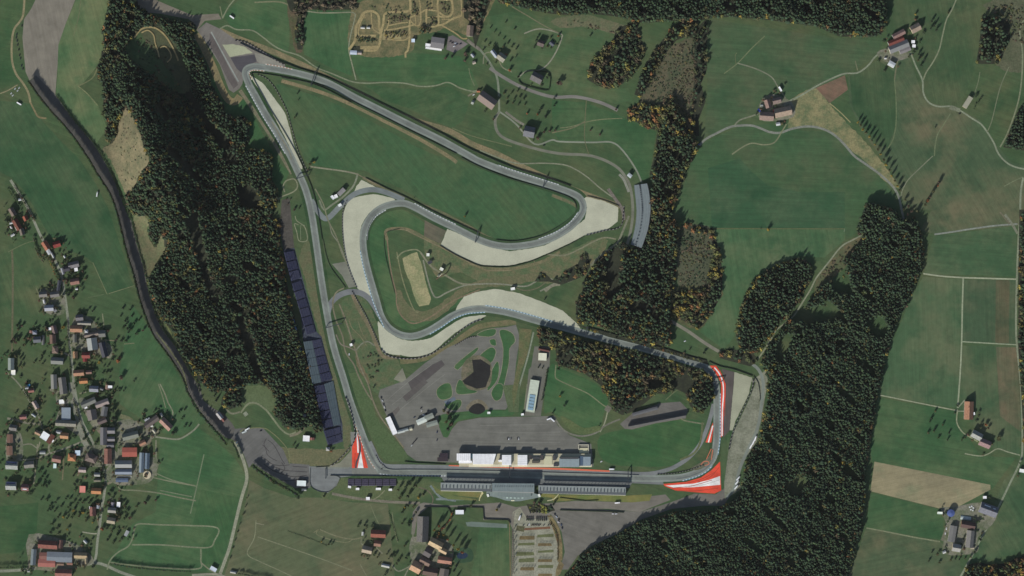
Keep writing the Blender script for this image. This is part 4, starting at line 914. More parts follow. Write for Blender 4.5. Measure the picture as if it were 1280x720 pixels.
# ---------------------------------------------------------------- circuit buildings
WHT=surf((250,252,250),'metal',.5); CON=surf((150,150,140),'plain',.9); DARK=surf((64,66,70),'plain',.8); STEEL=surf((150,158,158),'metal',.5)
pb=empty('pit_building',wx(655),wy(575)); tag(pb,'long pit building with bright white box roofs and grey blue east end','pit building')
def pbox(name,x0,y0,x1,y1,z0,z1,m,parent=pb,skew=0):
    ox,oy=parent.location.x,parent.location.y; b=MB()
    p=[(wx(x0)-ox,wy(y1)-oy),(wx(x1-skew)-ox,wy(y1)-oy),(wx(x1)-ox,wy(y0)-oy),(wx(x0)-ox,wy(y0)-oy)]
    b.prism(p,z0,z1,True,True); return b.build(name,m,parent)
pbox('base',574,567,739,583,-.5,5.4,surf((176,170,144),'plain',.9))
pbox('terrace_deck',586,580.2,739.5,583.6,5.41,5.7,surf((206,200,172),'plain',.9))
def whiteroof(x0,y0,x1,y1,h,seams,vert=True,skew=0):
    o=pbox('roof',x0,y0,x1,y1,5.72,h,WHT,skew=skew); ox,oy=pb.location.x,pb.location.y
    b=MB()
    for i in range(1,seams):
        if vert:
            x=x0+(x1-skew-x0)*i/seams; b.box(wx(x)-ox,wy((y0+y1)/2)-oy,h+.003,.35,(y1-y0)*S-.4,.25)
        else:
            y=y0+(y1-y0)*i/seams; b.box(wx((x0+x1)/2)-ox,wy(y)-oy,h+.003,(x1-x0)*S-.4,.45,.3)
    b.build('roof_rib',surf((200,204,204),'metal',.5),o)
whiteroof(571,566.5,588.2,575.4,12,7); whiteroof(573.5,575.6,590,578.8,9.5,1); whiteroof(591,567,620,580,11,16,True,3.6); whiteroof(627.5,568.5,639,581,11.5,5,False); whiteroof(647,568.5,659,581.4,11.5,5,False)
pbox('roof_link',623,574.5,627.3,577,5.72,8.5,WHT); pbox('lift_tower',624.6,568.5,626.6,574,5.72,11.4,DARK); pbox('link_roof',588.3,567,590.8,573,5.72,9,surf((90,116,122),'metal',.6)); pbox('terrace_canopy',665,571,675,573.2,5.72,8,DARK); pbox('terrace_canopy',665,575.5,674,578.6,5.72,8,surf((84,80,72),'metal',.6)); pbox('stair_tower',675.5,568.5,679.3,574.8,5.72,10,surf((70,66,66),'plain',.8)); pbox('round_deck',680,570,690,580,5.72,6.3,surf((196,192,160),'plain',.8)); pbox('stair_tower',691,569,695,575,5.72,10,DARK); pbox('plant_box',692,579,698,582.8,5.72,8,DARK)
pbox('roof',699,572,724,583.4,5.72,9.5,surf((136,150,154),'metal',.6)); pbox('plant_row',700,571.2,723,573.4,9.51,11,surf((70,72,74),'plain',.8)); pbox('roof',724.2,570,728.6,582,5.72,7.5,surf((74,92,112),'metal',.6)); pbox('roof',728.8,570.6,738,582,5.72,10.5,surf((132,146,154),'metal',.6)); pbox('side_roof',661,568.6,664.6,574,5.72,9,surf((60,58,58),'plain',.8))
for i in range(24):
    x=576+i*6.6; pbox('garage_door',x,583.02,x+4,583.12,.05,4.0,surf((70,74,80),'plain',.6))
# race control yard frame and dark hut
f=empty('loading_bay',wx(730),wy(561)); tag(f,'open rectangular concrete loading bay at the east end of the pits','loading bay')
for nm,q in (('wall',(723,555.5,736,556.3)),('wall',(723,556.31,723.8,562)),('wall',(735.2,556.31,736,567))): pbox(nm,*q,0,3,surf((190,186,166),'plain',.9),f)
pbox('platform',724,560,735,566.4,0,1.2,surf((196,192,160),'plain',.9),f)
h2=empty('truck_awning',wx(554),wy(572)); tag(h2,'dark purple brown stepped awning standing alone west of the pits','awning')
pbox('canvas_roof',549.8,566.2,560,571.5,3.6,4.1,surf((50,42,50),'metal',.7),h2); pbox('canvas_roof',546.8,571.52,560,576.5,3.2,3.7,surf((54,46,52),'metal',.7),h2)
for x,y in ((550.2,566.6),(559.6,566.6),(547.2,576),(559.6,576)): pbox('post',x,y,x+.3,y+.3,0,3.2,DARK,h2)
# main grandstand
SEAT=surf((112,122,124),'metal',.7); SEAT2=surf((150,158,156),'metal',.7); ROOFG=surf((124,134,134),'metal',.6); ROOFM=surf((118,130,130),'metal',.6); ROOFD=surf((92,98,102),'metal',.7)
def frame_of(p):
    return Vector((wx(p[0]),wy(p[1]),0))
def terrace(name,quad,rows,z0,z1,mats,parent,origin):
    """quad: front-a, front-b, back-b, back-a (traced); stepped seating rising to the back"""
    fa,fb,bb,ba=[Vector((wx(x)-origin[0],wy(y)-origin[1],0)) for x,y in quad]
    b=MB()
    for i in range(rows):
        t0,t1=i/rows,(i+1)/rows; p=[fa.lerp(ba,t0),fb.lerp(bb,t0),fb.lerp(bb,t1),fa.lerp(ba,t1)]
        b.mi=i%len(mats); b.prism([(v.x,v.y) for v in p],-.3,z0+(z1-z0)*(i+.5)/rows,True)
    return b.build(name,mats,parent)
gs=empty('grandstand',wx(667),wy(608)); tag(gs,'main grandstand with long ribbed grey roof opposite the pits','grandstand'); O=(gs.location.x,gs.location.y)
for (x0,y0,x1,y1,hh,nt) in ((551,602.2,614.5,603.5,13,14),(673,605.6,782,608,13,26)):
    dy0=y0; dy1=y1
    terrace('seating_tier',[(x0,dy0+1),(x1,dy1+1),(x1,dy1+8),(x0,dy0+8)],10,1.5,8,[SEAT,SEAT2],gs,O)
    b=MB(); p=[(wx(x0)-O[0],wy(y0+.5)-O[1]),(wx(x1)-O[0],wy(y1+.5)-O[1]),(wx(x1)-O[0],wy(y1+7)-O[1]),(wx(x0)-O[0],wy(y0+7)-O[1])]
    b.prism(p,hh,hh+.5,True,True); ro=b.build('roof',surf((136,143,140),'metal',.6),gs)
    b=MB(); p=[(wx(x0)-O[0],wy(y0+7.05)-O[1]),(wx(x1)-O[0],wy(y1+7.05)-O[1]),(wx(x1)-O[0],wy(y1+10.6)-O[1]),(wx(x0)-O[0],wy(y0+10.6)-O[1])]
    b.prism(p,9.4,9.9,True,True); b.build('rear_roof',ROOFD,gs)
    b=MB(); b.prism([(px_,py_) for px_,py_ in ((wx(x0)-O[0],wy(y0+8.2)-O[1]),(wx(x1)-O[0],wy(y1+8.2)-O[1]),(wx(x1)-O[0],wy(y1+10.4)-O[1]),(wx(x0)-O[0],wy(y0+10.4)-O[1]))],-.3,9.3,True); b.build('rear_wall',CON,gs)
    for i in range(nt):
        x=x0+(x1-x0)*(i+.5)/nt; yy=y0+(y1-y0)*(i+.5)/nt
        b=MB(); b.box(wx(x)-O[0],wy(yy+5.5)-O[1],hh+.503,.8,4.2*S,1.5); b.bar((wx(x)-O[0],wy(yy+7)-O[1],9.9),(wx(x)-O[0],wy(yy+7)-O[1],hh+2),.6); b.build('roof_truss',surf((78,86,88),'metal',.6),ro)
b=MB(); b.prism([(wx(x)-O[0],wy(y)-O[1]) for x,y in ((615.5,604),(667.5,604.2),(667.5,616),(615.5,614))],-.3,14.5,True); b.build('central_block',surf((150,154,150),'plain',.8),gs)
b=MB(); b.prism([(wx(x)-O[0],wy(y)-O[1]) for x,y in ((615.2,603.2),(667.8,603.8),(667.8,614.5),(615.2,613.4))],17.5,18.2,True,True)
b.prism([(wx(x)-O[0],wy(y)-O[1]) for x,y in ((618,605),(665,605.5),(665,613),(618,612))],14.51,17.49,False); cr=b.build('central_roof',ROOFM,gs)
for i in range(17):
    x=619+i*2.9; b=MB(); b.box(wx(x)-O[0],wy(607.6)-O[1],18.203,.6,1.6*S,1.4); b.build('roof_truss',surf((84,94,98),'metal',.6),cr)
b=MB(); b.prism([(wx(x)-O[0],wy(y)-O[1]) for x,y in ((608,614.2),(667,616.1),(676,619),(676,621),(662,624),(650,626.2),(641,626.5),(632,625.4),(622,622),(608,619))],5.0,5.5,True,True); b.build('entrance_canopy',surf((122,134,130),'metal',.6),gs)
b=MB(); b.prism([(wx(x)-O[0],wy(y)-O[1]) for x,y in ((622,614.6),(664,616.2),(664,620),(650,622),(632,621),(622,619))],5.51,8.2,True); b.build('foyer',surf((114,126,124),'metal',.6),gs)
for x in (634,638.5,643.5,648,653): 
    b=MB(); b.box(wx(x)-O[0],wy(621.8)-O[1],5.503,2.4*S,2*S,.35); b.build('skylight',surf((176,196,186),'plain',.4),gs)
b=MB(); b.box(wx(641)-O[0],wy(625.4)-O[1],5.503,4*S,1*S,.8); b.build('entrance_sign',surf((226,222,190),'plain',.7),gs)
for x0,x1,y in ((608,612,619),(672,676,619)): b=MB(); b.box(wx((x0+x1)/2)-O[0],wy(y)-O[1],0,2.4*S,3.6*S,7,math.radians(20)); b.build('stair_tower',surf((226,228,220),'plain',.8),gs)
# curved east grandstand
cg=empty('grandstand',wx(800),wy(268)); tag(cg,'curved grey grandstand beside the gravel corner with a line of dark stair openings','grandstand'); O=(cg.location.x,cg.location.y)
FL=smooth([(792.7,231.5),(793.5,240),(795.2,255),(795.6,268),(793.2,287),(788.3,305.5)],False,3); BL=smooth([(808.5,229.5),(810.8,240),(812.6,255),(812.6,265),(809.5,287),(801.6,310)],False,3)
for i in range(len(FL)-1):
    t=.07 if i%3==0 else 0
    fa,fb,bb,ba=FL[i],FL[i+1],BL[i+1],BL[i]
    terrace('seating_block',[fa,fb,bb,ba],12,1,9.5,[SEAT,surf((117,127,128),'metal',.7)],cg,O)
for i in range(26):
    t=(i+.5)/26*(len(FL)-1); k=int(t); u=t-k; q=.42
    a=[FL[k][j]*(1-u)+FL[k+1][j]*u for j in (0,1)]; c=[BL[k][j]*(1-u)+BL[k+1][j]*u for j in (0,1)]
    x,y=a[0]*(1-q)+c[0]*q,a[1]*(1-q)+c[1]*q; b=MB(); b.box(wx(x)-O[0],wy(y)-O[1],4.2,1.6*S,.55*S,2.2); b.build('stair_opening',surf((40,44,48),'plain',.8),cg)
b=MB()
for i in range(len(BL)-1):
    p,q=BL[i],BL[i+1]; b.bar((wx(p[0]+.4)-O[0],wy(p[1])-O[1],10.3),(wx(q[0]+.4)-O[0],wy(q[1])-O[1],10.3),.5); b.box(wx(p[0]+.4)-O[0],wy(p[1])-O[1],-.3,.5,.5,10.6)
b.build('rear_rail',DARK,cg)
# terraced hillside stand along the west straight
ts=empty('terraced_stand',wx(385),wy(430)); tag(ts,'long terraced hillside stand of navy and grey seating blocks beside the west straight','grandstand'); O=(ts.location.x,ts.location.y)
NV=[surf((42,46,68),'metal',.7),surf((48,52,76),'metal',.7)]; NV2=[surf((52,55,76),'metal',.7),surf((58,61,82),'metal',.7)]; GY=[surf((72,86,92),'metal',.7),surf((80,94,100),'metal',.7)]
def lerp2(a,b,t): return (a[0]+(b[0]-a[0])*t,a[1]+(b[1]-a[1])*t)
def column(A0,B0,A1,B1,n,matf,zb=7,zf=2,gap=.05):
    for i in range(n):
        t0,t1=(i+gap)/n,(i+1-gap)/n
        terrace('seating_block',[lerp2(B0,B1,t0),lerp2(B0,B1,t1),lerp2(A0,A1,t1),lerp2(A0,A1,t0)],8,zf,zb,matf(i),ts,O)
column((355,315),(367,313),(364.5,352),(375.5,348),3,lambda i:NV if i<2 else NV2)
column((365,354),(376,350),(383.5,419),(394.5,416),6,lambda i:NV2 if i%2 else NV)
column((379.5,427),(390,425.5),(391,480),(402,478),5,lambda i:GY,8,5.2,.02)
column((390.2,425.3),(400.5,423),(402.2,478),(415.5,474),5,lambda i:NV2 if i<2 else NV,5,1.2)
column((393,482),(405,480),(405,536),(417,533),5,lambda i:NV,8,4.5)
column((405.2,480),(416.5,476),(417.2,533),(426,530),5,lambda i:GY,4.3,1.2,.01)
column((404.5,538),(417,535),(411,556),(421,553),2,lambda i:NV,8,4.5); column((417.2,535),(425,533),(421.2,553),(427.5,550),2,lambda i:NV2,4.3,1.5)
# small stand beside the last corner
ss=empty('grandstand',wx(465),wy(603)); tag(ss,'small low grandstand of dark plum seats south of the first corner','grandstand'); O=(ss.location.x,ss.location.y)
for i in range(7): x=435+i*8.7; terrace('seating_block',[(x,598.5),(x+8,598.5),(x+8,607),(x,607)],8,.8,4.2,[surf((66,60,78),'metal',.7),surf((86,82,98),'metal',.7)],ss,O)
# sheds' drainage strip west of the stand : caravans
def caravan(x,y,a,L,rgb,label):
    e=empty('container_cabin',wx(x),wy(y),0,math.radians(a)); tag(e,label,'cabin','cabins in line above the terraced stand')
    b=MB(); b.box(0,0,0,L*S,2.6,2.8); b.build('wall',surf((150,156,164),'plain',.8),e); b=MB(); b.box(0,0,2.803,L*S+.3,2.9,.25); b.build('roof',surf(rgb,'metal',.6),e)
for (x,y,L,c,w) in ((361.5,380,8,(86,100,134),'first'),(365.3,396.5,6,(96,110,142),'second'),(368.7,406,14,(98,140,178),'third and longest'),(375.6,436,7,(100,108,136),'fourth'),(380,446,7,(100,108,136),'fifth'),(384,460,6,(104,110,136),'sixth')): caravan(x,y,-75,L,c,w+' bluish cabin from the north in the line above the terraced stand')
# ---------------------------------------------------------------- gantries, arch, bull
def gantry(x0,y0,x1,y1,label,h=7,w=1.6):
    e=empty('track_gantry',wx((x0+x1)/2),wy((y0+y1)/2)); tag(e,label,'gantry'); ox,oy=e.location.x,e.location.y
    A=Vector((wx(x0)-ox,wy(y0)-oy,0)); B=Vector((wx(x1)-ox,wy(y1)-oy,0)); a=math.atan2(B.y-A.y,B.x-A.x); l=(B-A).length
    b=MB(); b.box(0,0,h,l,w,1.4,a); b.build('beam',surf((54,60,64),'metal',.6),e)
    for P in (A,B): b=MB(); b.box(P.x,P.y,0,.8,w,h-.003,a); b.build('post',DARK,e)
gantry(370.5,223.5,386,218.5,'dark gantry over the west straight beside the pair of meadow trees')
gantry(389.5,91,394.5,106,'footbridge gantry over the uphill straight near the top corner') if False else gantry(389,107,395,89,'dark gantry across the track just after the top left corner')
gantry(678.5,234.5,682.5,222,'dark gantry across the track before the gravel corner')
gantry(594,303,598,288,'dark gantry across the middle stretch above the square brown patch')
gantry(407,410,427.5,404,'dark gantry over the west straight beside the hairpin loop')
gantry(890,478.5,903,476,'dark gantry over the track beside the red painted arc')
gantry(785,604,785,588,'dark gantry across the home straight under the oval meadow')
gantry(636.8,597,636.8,581,'start and finish gantry between pits and main grandstand',8,1.2)
gantry(731.8,422,734,408,'pale signal bridge over the straight at the shaded wood')
gantry(407,598,407,586,'red and black barrier gate across the turning area',2.5,1)
ar=empty('steel_arch',wx(552),wy(345)); tag(ar,'tall rust coloured steel arch on the infield rise with a bull under it','arch')
b=MB(); Rr=12
for i in range(16):
    t0,t1=math.pi*i/16,math.pi*(i+1)/16; dx,dy=.86,.5
    b.bar((Rr*math.cos(t0)*dx,Rr*math.cos(t0)*dy,17*math.sin(t0)),(Rr*math.cos(t1)*dx,Rr*math.cos(t1)*dy,17*math.sin(t1)),1.5)
b.build('arch_rib',surf((92,74,60),'metal',.7),ar)
bu=empty('bull_statue',wx(549),wy(344.5),0,.5); tag(bu,'pale metal bull statue rearing beside the steel arch','statue')
b=MB(); b.cyl(0,0,0,3.2,1,16); b.build('pedestal',CON,bu)
b=MB()
def lump(b,c,r,n=8):
    k=len(b.v); R=5
    for j in range(1,R):
        for i in range(n): b.v.append((c[0]+r[0]*math.sin(math.pi*j/R)*math.cos(6.283*i/n),c[1]+r[1]*math.sin(math.pi*j/R)*math.sin(6.283*i/n),c[2]+r[2]*math.cos(math.pi*j/R)))
    b.v+=[(c[0],c[1],c[2]+r[2]),(c[0],c[1],c[2]-r[2])]; T=len(b.v)-2
    for i in range(n):
        i2=(i+1)%n; b.f.append((T,k+i,k+i2)); b.m.append(0); b.f.append((T+1,k+(R-2)*n+i2,k+(R-2)*n+i)); b.m.append(0)
        for j in range(R-2): b.f.append((k+j*n+i,k+(j+1)*n+i,k+(j+1)*n+i2,k+j*n+i2)); b.m.append(0)
lump(b,(0,0,5.2),(4,1.6,1.8)); lump(b,(3.2,0,7),(1.9,1.5,1.7)); lump(b,(5.6,0,7.4),(1.5,.8,.9))
for p,q,w in (((-3,.9,4.6),(-3.8,.9,1),.9),((-3,-.9,4.6),(-2.6,-.9,1),.9),((2.6,.9,5),(4.6,.9,4),.7),((4.6,.9,4),(4.4,.9,2.6),.6),((2.6,-.9,5),(4.2,-.9,3.4),.7),((4.2,-.9,3.4),(5,-.9,2.4),.6),((-3.8,0,5.8),(-5.2,0,3.6),.35)): b.bar(p,q,w)
b.build('body',surf((206,200,170),'metal',.4),bu)
for s in (-1,1): b=MB(); b.bar((5.4,s*.6,8.1),(5.8,s*2,9.2),.4); b.build('horn',surf((220,190,110),'metal',.4),bu)
tent=empty('dark_pavilion',wx(537.5),wy(328)); tag(tent,'dark open pavilion at the end of the pale arena','pavilion'); b=MB(); b.box(0,0,4.2,9,6,.5,.5); b.build('roof',DARK,tent)
for u,v in ((-3.6,-2.2),(3.6,-2.2),(3.6,2.2),(-3.6,2.2)): b=MB(); b.box(u*.88-v*.48,u*.48+v*.88,0,.4,.4,4.19,.5); b.build('post',DARK,tent)
# ---------------------------------------------------------------- barriers
TY=[surf((44,42,48),'plain',.9),surf((138,136,130),'plain',.8)]; RL=surf((66,72,64),'metal',.8)
def tyre(s,label,step=2.2,h=2.0,w=1.5):
    l=resample(smooth(pts(s),False,5),step); b=MB()
    for i in range(len(l)-1):
        x,y=(l[i][0]+l[i+1][0])/2,(l[i][1]+l[i+1][1])/2; a=math.atan2(-(l[i+1][1]-l[i][1]),l[i+1][0]-l[i][0])
        k=i%2; b.mi=k; b.box(wx(x),wy(y),0,step*S*(1.0 if k==0 else .9),w if k==0 else w*.8,h if k==0 else h*.6,a)
    tag(b.build('tyre_barrier',TY),label,'tyre barrier')
tyre("294,50.5 306,52.5 320,60 331,66.5 345,75.5 357,81.5","tyre wall above the triangular top run-off")
tyre("322,93 333,98 343,109 351,123 359,140 365,162 371,184 378,202 385,216","tyre wall along the narrow gravel bed by the west straight",2,1.2,1.1)
tyre("434,250 429,262 428,285 431,315 437,338 446,360","tyre wall west of the big curved gravel bed",1.8,1.4)
tyre("440,364 449,380 459,398 468,418 475,434","slanting tyre wall inside the hairpin loop",1.6,1.6,1.2)
tyre("476,436 484,444 500,448 520,448 538,443 552,434 566,422 580,410 594,402 605,399","tyre wall around the lower curved gravel bed",2.4,2.0,2)
tyre("733,294 745,291 757,288 770,286 777,281 779,268 780,256","tyre wall behind the gravel corner near the curved grandstand",2.2,1.8,1.8)
tyre("942,474 940,486 933,502 925,519 918,535 914,548 911,562","tyre wall east of the red painted arc",2.4,2.2,2)
tyre("432,496 436,506 440,520 443,535 443,550 437,560 428,570 420,578 412,583","tyre wall around the red and white corner",2.4,2.2,1.8)
tyre("569,432 580,425 590,421 598,421","short tyre wall at the top of the kart paddock",1.4,1.4,1.2)
tyre("822,592.5 840,592 856,589 868,585.5 880,581","tyre wall between the pit exit and the first corner",1.8,1.6,1.2)
tyre("470,569 474,577 480,583","short red and black tyre wall on the pit entry bend",1.4,1.4,1.2)
def fence(line,off,label,h=2.1,m=None,w=.35,name='debris_fence',sm=True,cat='fence'):
    l=pts(line) if isinstance(line,str) else line
    if sm: l=smooth(l,False,4)
    l=resample(l,3.2); l=offset_line(l,off); b=MB()
    for p,q in zip(l,l[1:]):
        x,y=(p[0]+q[0])/2,(p[1]+q[1])/2; a=math.atan2(-(q[1]-p[1]),q[0]-p[0]); ln=math.hypot(q[0]-p[0],q[1]-p[1])*S
        b.box(wx(x),wy(y),gz(x,y)-.1,ln,w,h,a); b.box(wx(p[0]),wy(p[1]),gz(*p)-.1,.3,.5,h+.5,a)
    tag(b.build(name,m or RL),label,cat)
fence(TRK[67:83],-8,'long guard fence on the outer side of the west straight')
fence("385,220 391,250 397,290 404,340 408,370",4.6+1.5,'guard fence on the inner side of the west straight') if False else None
fence("300,54 331,69 369,84 406,96 443,113 475,129 512,147 550,166 587,186 637,208 675,220 697,227 716,234",0,'guard fence along the outer side of the upper diagonal straight',3)
fence("352,97 406,108 443,128 475,144 512,163 550,182 572,193",0,'guard fence on the inner side of the upper diagonal straight, western half')
fence("577,197 600,208.5 637,223 675,234 697,241 712,247 719,254 719,264 710,275 692,287 672,296 643,301.5 618,299.5",0,'guard fence curling round the inner side of the gravel corner')
fence("598,291 570,278 545,266 518,252 500,243 484,236 468,228 456,222",0,'guard fence above the middle stretch of track')
fence("734,245 754,250 770,256 775,258",0,'dark rail above the gravel corner',1.8)
fence("550,307 569,318.5 597,331.5 611,333.5 637,333.5 662,327.5 684,318.5 712,305.5 731,295",0,'dark wall under the long crescent gravel bed',2.2)
fence("500,286 484,290 480,298 482,320 488,345 494,368",0,'thin rail beside the inner service track',1.4)
fence("404,300 408,320 414,335 425,350 434,362",0,'thin dark rail slanting across the western infield grass',1.4)
fence("505,448 500,446",0,'x',1) if False else None
fence("735,409 760,416 800,427 838,438 860,445 884,451",0,'guard fence along the wood side of the upper east straight',2.4)
fence("675,410 705,417 730,424",0,'short guard fence under the straight by the plaza wood')
fence("886,452 900,458 918,462 943,471",0,'dark fence across the top of the eastern run-off',2.4)
fence("413,594.5 440,594.8 475,595.2 510,595.6 551,596",0,'long dark wall between the home straight and the small stand',2.6)
fence("478,580 486,586.6 512,587 560,587.4 640,589.2 700,591 760,592.6 800,594",0,'pit wall between the pit lane and the home straight',1.6,surf((120,122,118),'plain',.9),.5)
fence("506,577 520,578.5 540,579.5 560,580.5",0,'short fence behind the pit entry grass',2.2)
fence("451,560 462,581 474,591",0,'x',1) if False else None
fence("388,585 388,606 397,613.5 410,615 420,607 425,597 413,594",0,'dark rail round the old turning area',1.4)
fence("395,584 404,583.5 412,583",0,'short dark rail at the top of the turning area',1.6)
fence("404,634 522,634 522,634",0,'x',1) if False else None
fence("530,633.5 560,634 563,640 566,644",0,'dark hedge wall left of the white pavilion',2.6,surf((40,46,36),'leaf',1),1,'trimmed_hedge',False,'hedge')
fence("578,634 604,634.4 604.6,649 636,650 638,656",0,'angular dark hedge round the southern parking pocket',2.6,surf((40,46,36),'leaf',1),1,'trimmed_hedge',False,'hedge')
fence("700,637.5 730,638.5 765,639.5 783,640.5",0,'straight dark green hedge across the eastern car park',2.2,surf((38,50,34),'leaf',1),1.6,'trimmed_hedge',False,'hedge')
fence("700,622 732,626 750,625",0,'thin dark hedge on the lawn behind the main grandstand',1.4,surf((40,52,34),'leaf',1),1,'trimmed_hedge',False,'hedge')
fence("655,92 663,89 686,91 687,108 684,113 668,110 652,105 648,99",0,'oval garden hedge round the dark roofed hill house',2.2,surf((38,52,36),'leaf',1),1.6,'trimmed_hedge',True,'hedge')
fence("838,442 850,446",0,'x',1) if False else None
fence("652,163 668,166",0,'x',1) if False else None
fence("942,470 948,480 950,500 947,502",0,'short dark rail at the head of the gravel yard',1.8)
fence("565,560 566,560",0,'x',1) if False else None
fence("483,518 480,508 477,497",0,'x',1) if False else None
# ---------------------------------------------------------------- vehicles
VM={}
def car_mesh(rgb,kind='car'):
    k=(rgb,kind)
    if k in VM: return VM[k]
    b=MB(); gl=surf((24,28,34),'plain',.2); bd=surf(rgb,'plain',.35); ty=surf((22,22,22),'plain',.9)
    if kind=='car':
        for x in (-1.4,1.4):
            for y in (-.85,.85): b.mi=2; b.box(x,y,.0,.66,.24,.66)
        b.mi=0; b.box(0,0,.3,4.4,1.8,.6)
        prof=[(-1.9,.9),(-1.3,1.45),(.5,1.45),(1.3,.9)]; b.mi=1
        for i in range(3):
            (x0,z0),(x1,z1)=prof[i],prof[i+1]; b.mi=0 if i==1 else 1; b.face([(x0,-.75,z0),(x1,-.75,z1),(x1,.75,z1),(x0,.75,z0)][::-1] if False else [(x0,-.75,z0),(x1,-.75,z1),(x1,.75,z1),(x0,.75,z0)])
        b.mi=1
        for s in (-1,1): b.face([(x,s*.75,z) for x,z in prof][::s])
    else:
        for x in (-4.2,-2.8,2.6):
            for y in (-1,1): b.mi=2; b.box(x,y,0,.9,.3,.9)
        b.mi=0; b.box(-.9,0,.95,8.2,2.5,2.6); b.box(4.2,0,.5,1.9,2.4,2.4); b.mi=1; b.box(5.1,0,1.7,.2,2.1,.9)
    VM[k]=b.mesh(kind,[bd,gl,ty]); return VM[k]
def car(x,y,a,rgb,label,group=None,kind='car',name='parked_car'):
    o=link(name if kind=='car' else 'truck',car_mesh(rgb,kind)); o.location=(wx(x),wy(y),.35); o.rotation_euler=(0,0,math.radians(a)); tag(o,label,'car' if kind=='car' else 'truck',group); return o
DK=[(34,36,44),(48,50,58),(30,34,52),(60,60,64),(44,40,42)]; WC=(232,234,236)
ORD='first second third fourth fifth sixth seventh eighth ninth tenth eleventh twelfth thirteenth fourteenth fifteenth sixteenth seventeenth eighteenth nineteenth twentieth'.split()+['twenty-'+w for w in 'first second third fourth fifth sixth seventh eighth ninth'.split()]+['thirtieth']+['thirty-'+w for w in 'first second third fourth fifth sixth seventh eighth ninth'.split()]+['fortieth']
for r_,(y,lab) in enumerate(((640.3,'in the car park row under the yellow hedge'),(646.6,'in the upper half of the car park double row'),(649.6,'in the lower half of the car park double row'),(656,'in the single row above the planted strip'))):
    xs=[663,666.5,671,674.5,678,681] if r_==0 else [658.5,661,663.5,666,671,673.4,675.8,678.2,680.6,683] if r_<3 else [654.5,659.5,661.5,665,667,669,671,673,675,680,685.5,688]
    for i,x in enumerate(xs):
        c=WC if (r_==3 and i in (2,)) else rnd.choice(DK); car(x,y+rnd.uniform(-.3,.3),90 if r_ in(1,2,0) else 55,c,'%s car from the west %s'%(ORD[i],lab),'cars in the visitor car park')
for i,(x,y,c,a) in enumerate(((693.5,643,DK[2],-50),(695.5,646,(190,200,214),-50),(698.5,649.5,DK[0],-55),(697.8,652.6,WC,-40),(701.5,656,(60,76,110),-70),(702.6,660,DK[2],-75))): car(x,y,a,c,'%s car from the north in the slanting line at the planted strip'%ORD[i],'cars slanting along the planted strip')
for i,(x,y,c,a) in enumerate(((649.5,647.2,(240,242,244),70),(650.4,645.2,(90,96,104),0))): car(x,y,a,c,('white van' if i==0 else 'grey car')+' parked alone at the roundabout corner of the visitor car park',None,'truck' if i==0 else 'car')
car(766,642.3,0,(244,246,248),'left of two white cars alone on the big eastern car park'); car(770,642.3,10,(236,240,242),'right of two white cars alone on the big eastern car park'); car(771.5,628.5,5,(240,242,244),'white truck on the road behind the main grandstand',None,'truck')
for i,(x,y,c,a) in enumerate(((634.5,548.2,DK[0],80),(636,548.8,WC,85),(638.6,548.4,(120,120,124),80),(647,548,DK[1],80),(648.4,548.6,(214,216,216),85),(749,560,DK[0],0) if False else (751.5,577,(230,232,232),30))): car(x,y,a,c,['black car at the left end of the trio on the paddock','white car in the middle of the trio on the paddock','grey car at the right end of the trio on the paddock','dark car of the pair east of the paddock trio','pale car of the pair east of the paddock trio','white car at the corner east of the pit building'][i])
for i,(x,y,c,k) in enumerate(((686.5,523.5,WC,'truck'),(690.5,524.8,(226,228,230),'truck'),(526.5,510,DK[0],'car'),(529,518.5,WC,'car'),(530.5,519.5,(236,238,240),'car'),(526.8,513.5,(206,206,206),'car'),(533,517,DK[2],'car'),(535.2,513.6,DK[3],'car'),(518,521.6,(66,72,90),'car'),(546.3,540,(50,56,90),'car'),(546.3,550,(60,62,80),'car'),(764.4,586.4,WC,'truck'))):
    car(x,y,[20,-40,30,20,20,60,20,-10,30,80,70,0][i],c,['left white truck at the northeast gate of the paddock','right white truck at the northeast gate of the paddock','black car north of the kart pit building','left one of two white cars touching the kart pit building','right one of two white cars touching the kart pit building','silver car north of the two white kart pit cars','navy car right beside the two white kart pit cars','grey car at the northeast corner of the kart pit building','slate blue car northwest of the kart pit building','upper blue car in the yard below the wedge roofed building','lower dark blue car in the yard below the wedge roofed building','white truck at the east tip of the pit strip'][i],None,k)
for i,(x,y) in enumerate(((520.5,549),(519,551),(517.5,552.5),(516,554.5),(514.5,557))): car(x,y,45,DK[i%5] if i<4 else (196,200,200),'%s vehicle from the north in the short slanting row below the paddock sheds'%ORD[i],'vehicles in the short slanting row')
for i,(x,y) in enumerate(((476.5,497),(478,501),(479.5,505.5),(480.5,509),(481.5,513))): car(x,y,-68,[(40,42,50),(200,204,204),(60,60,66),(222,224,220),(40,44,50)][i],'%s vehicle from the north along the western edge of the kart paddock'%ORD[i],'vehicles along the kart paddock edge',name='parked_car')
for i,(x,y,c) in enumerate(((565.5,53.5,DK[0]),(569,54,(196,204,216)),(571,55.5,(60,70,90)),(575.5,55,DK[1]),(567.5,58,WC),(563,52,DK[3]))): car(x,y,20,c,['black car in the middle of the motocross yard','silver car in the middle of the motocross yard','blue car in the middle of the motocross yard','dark car nearest the lane in the motocross yard','white car at the lower edge of the motocross yard','grey car nearest the workshop in the motocross yard'][i])
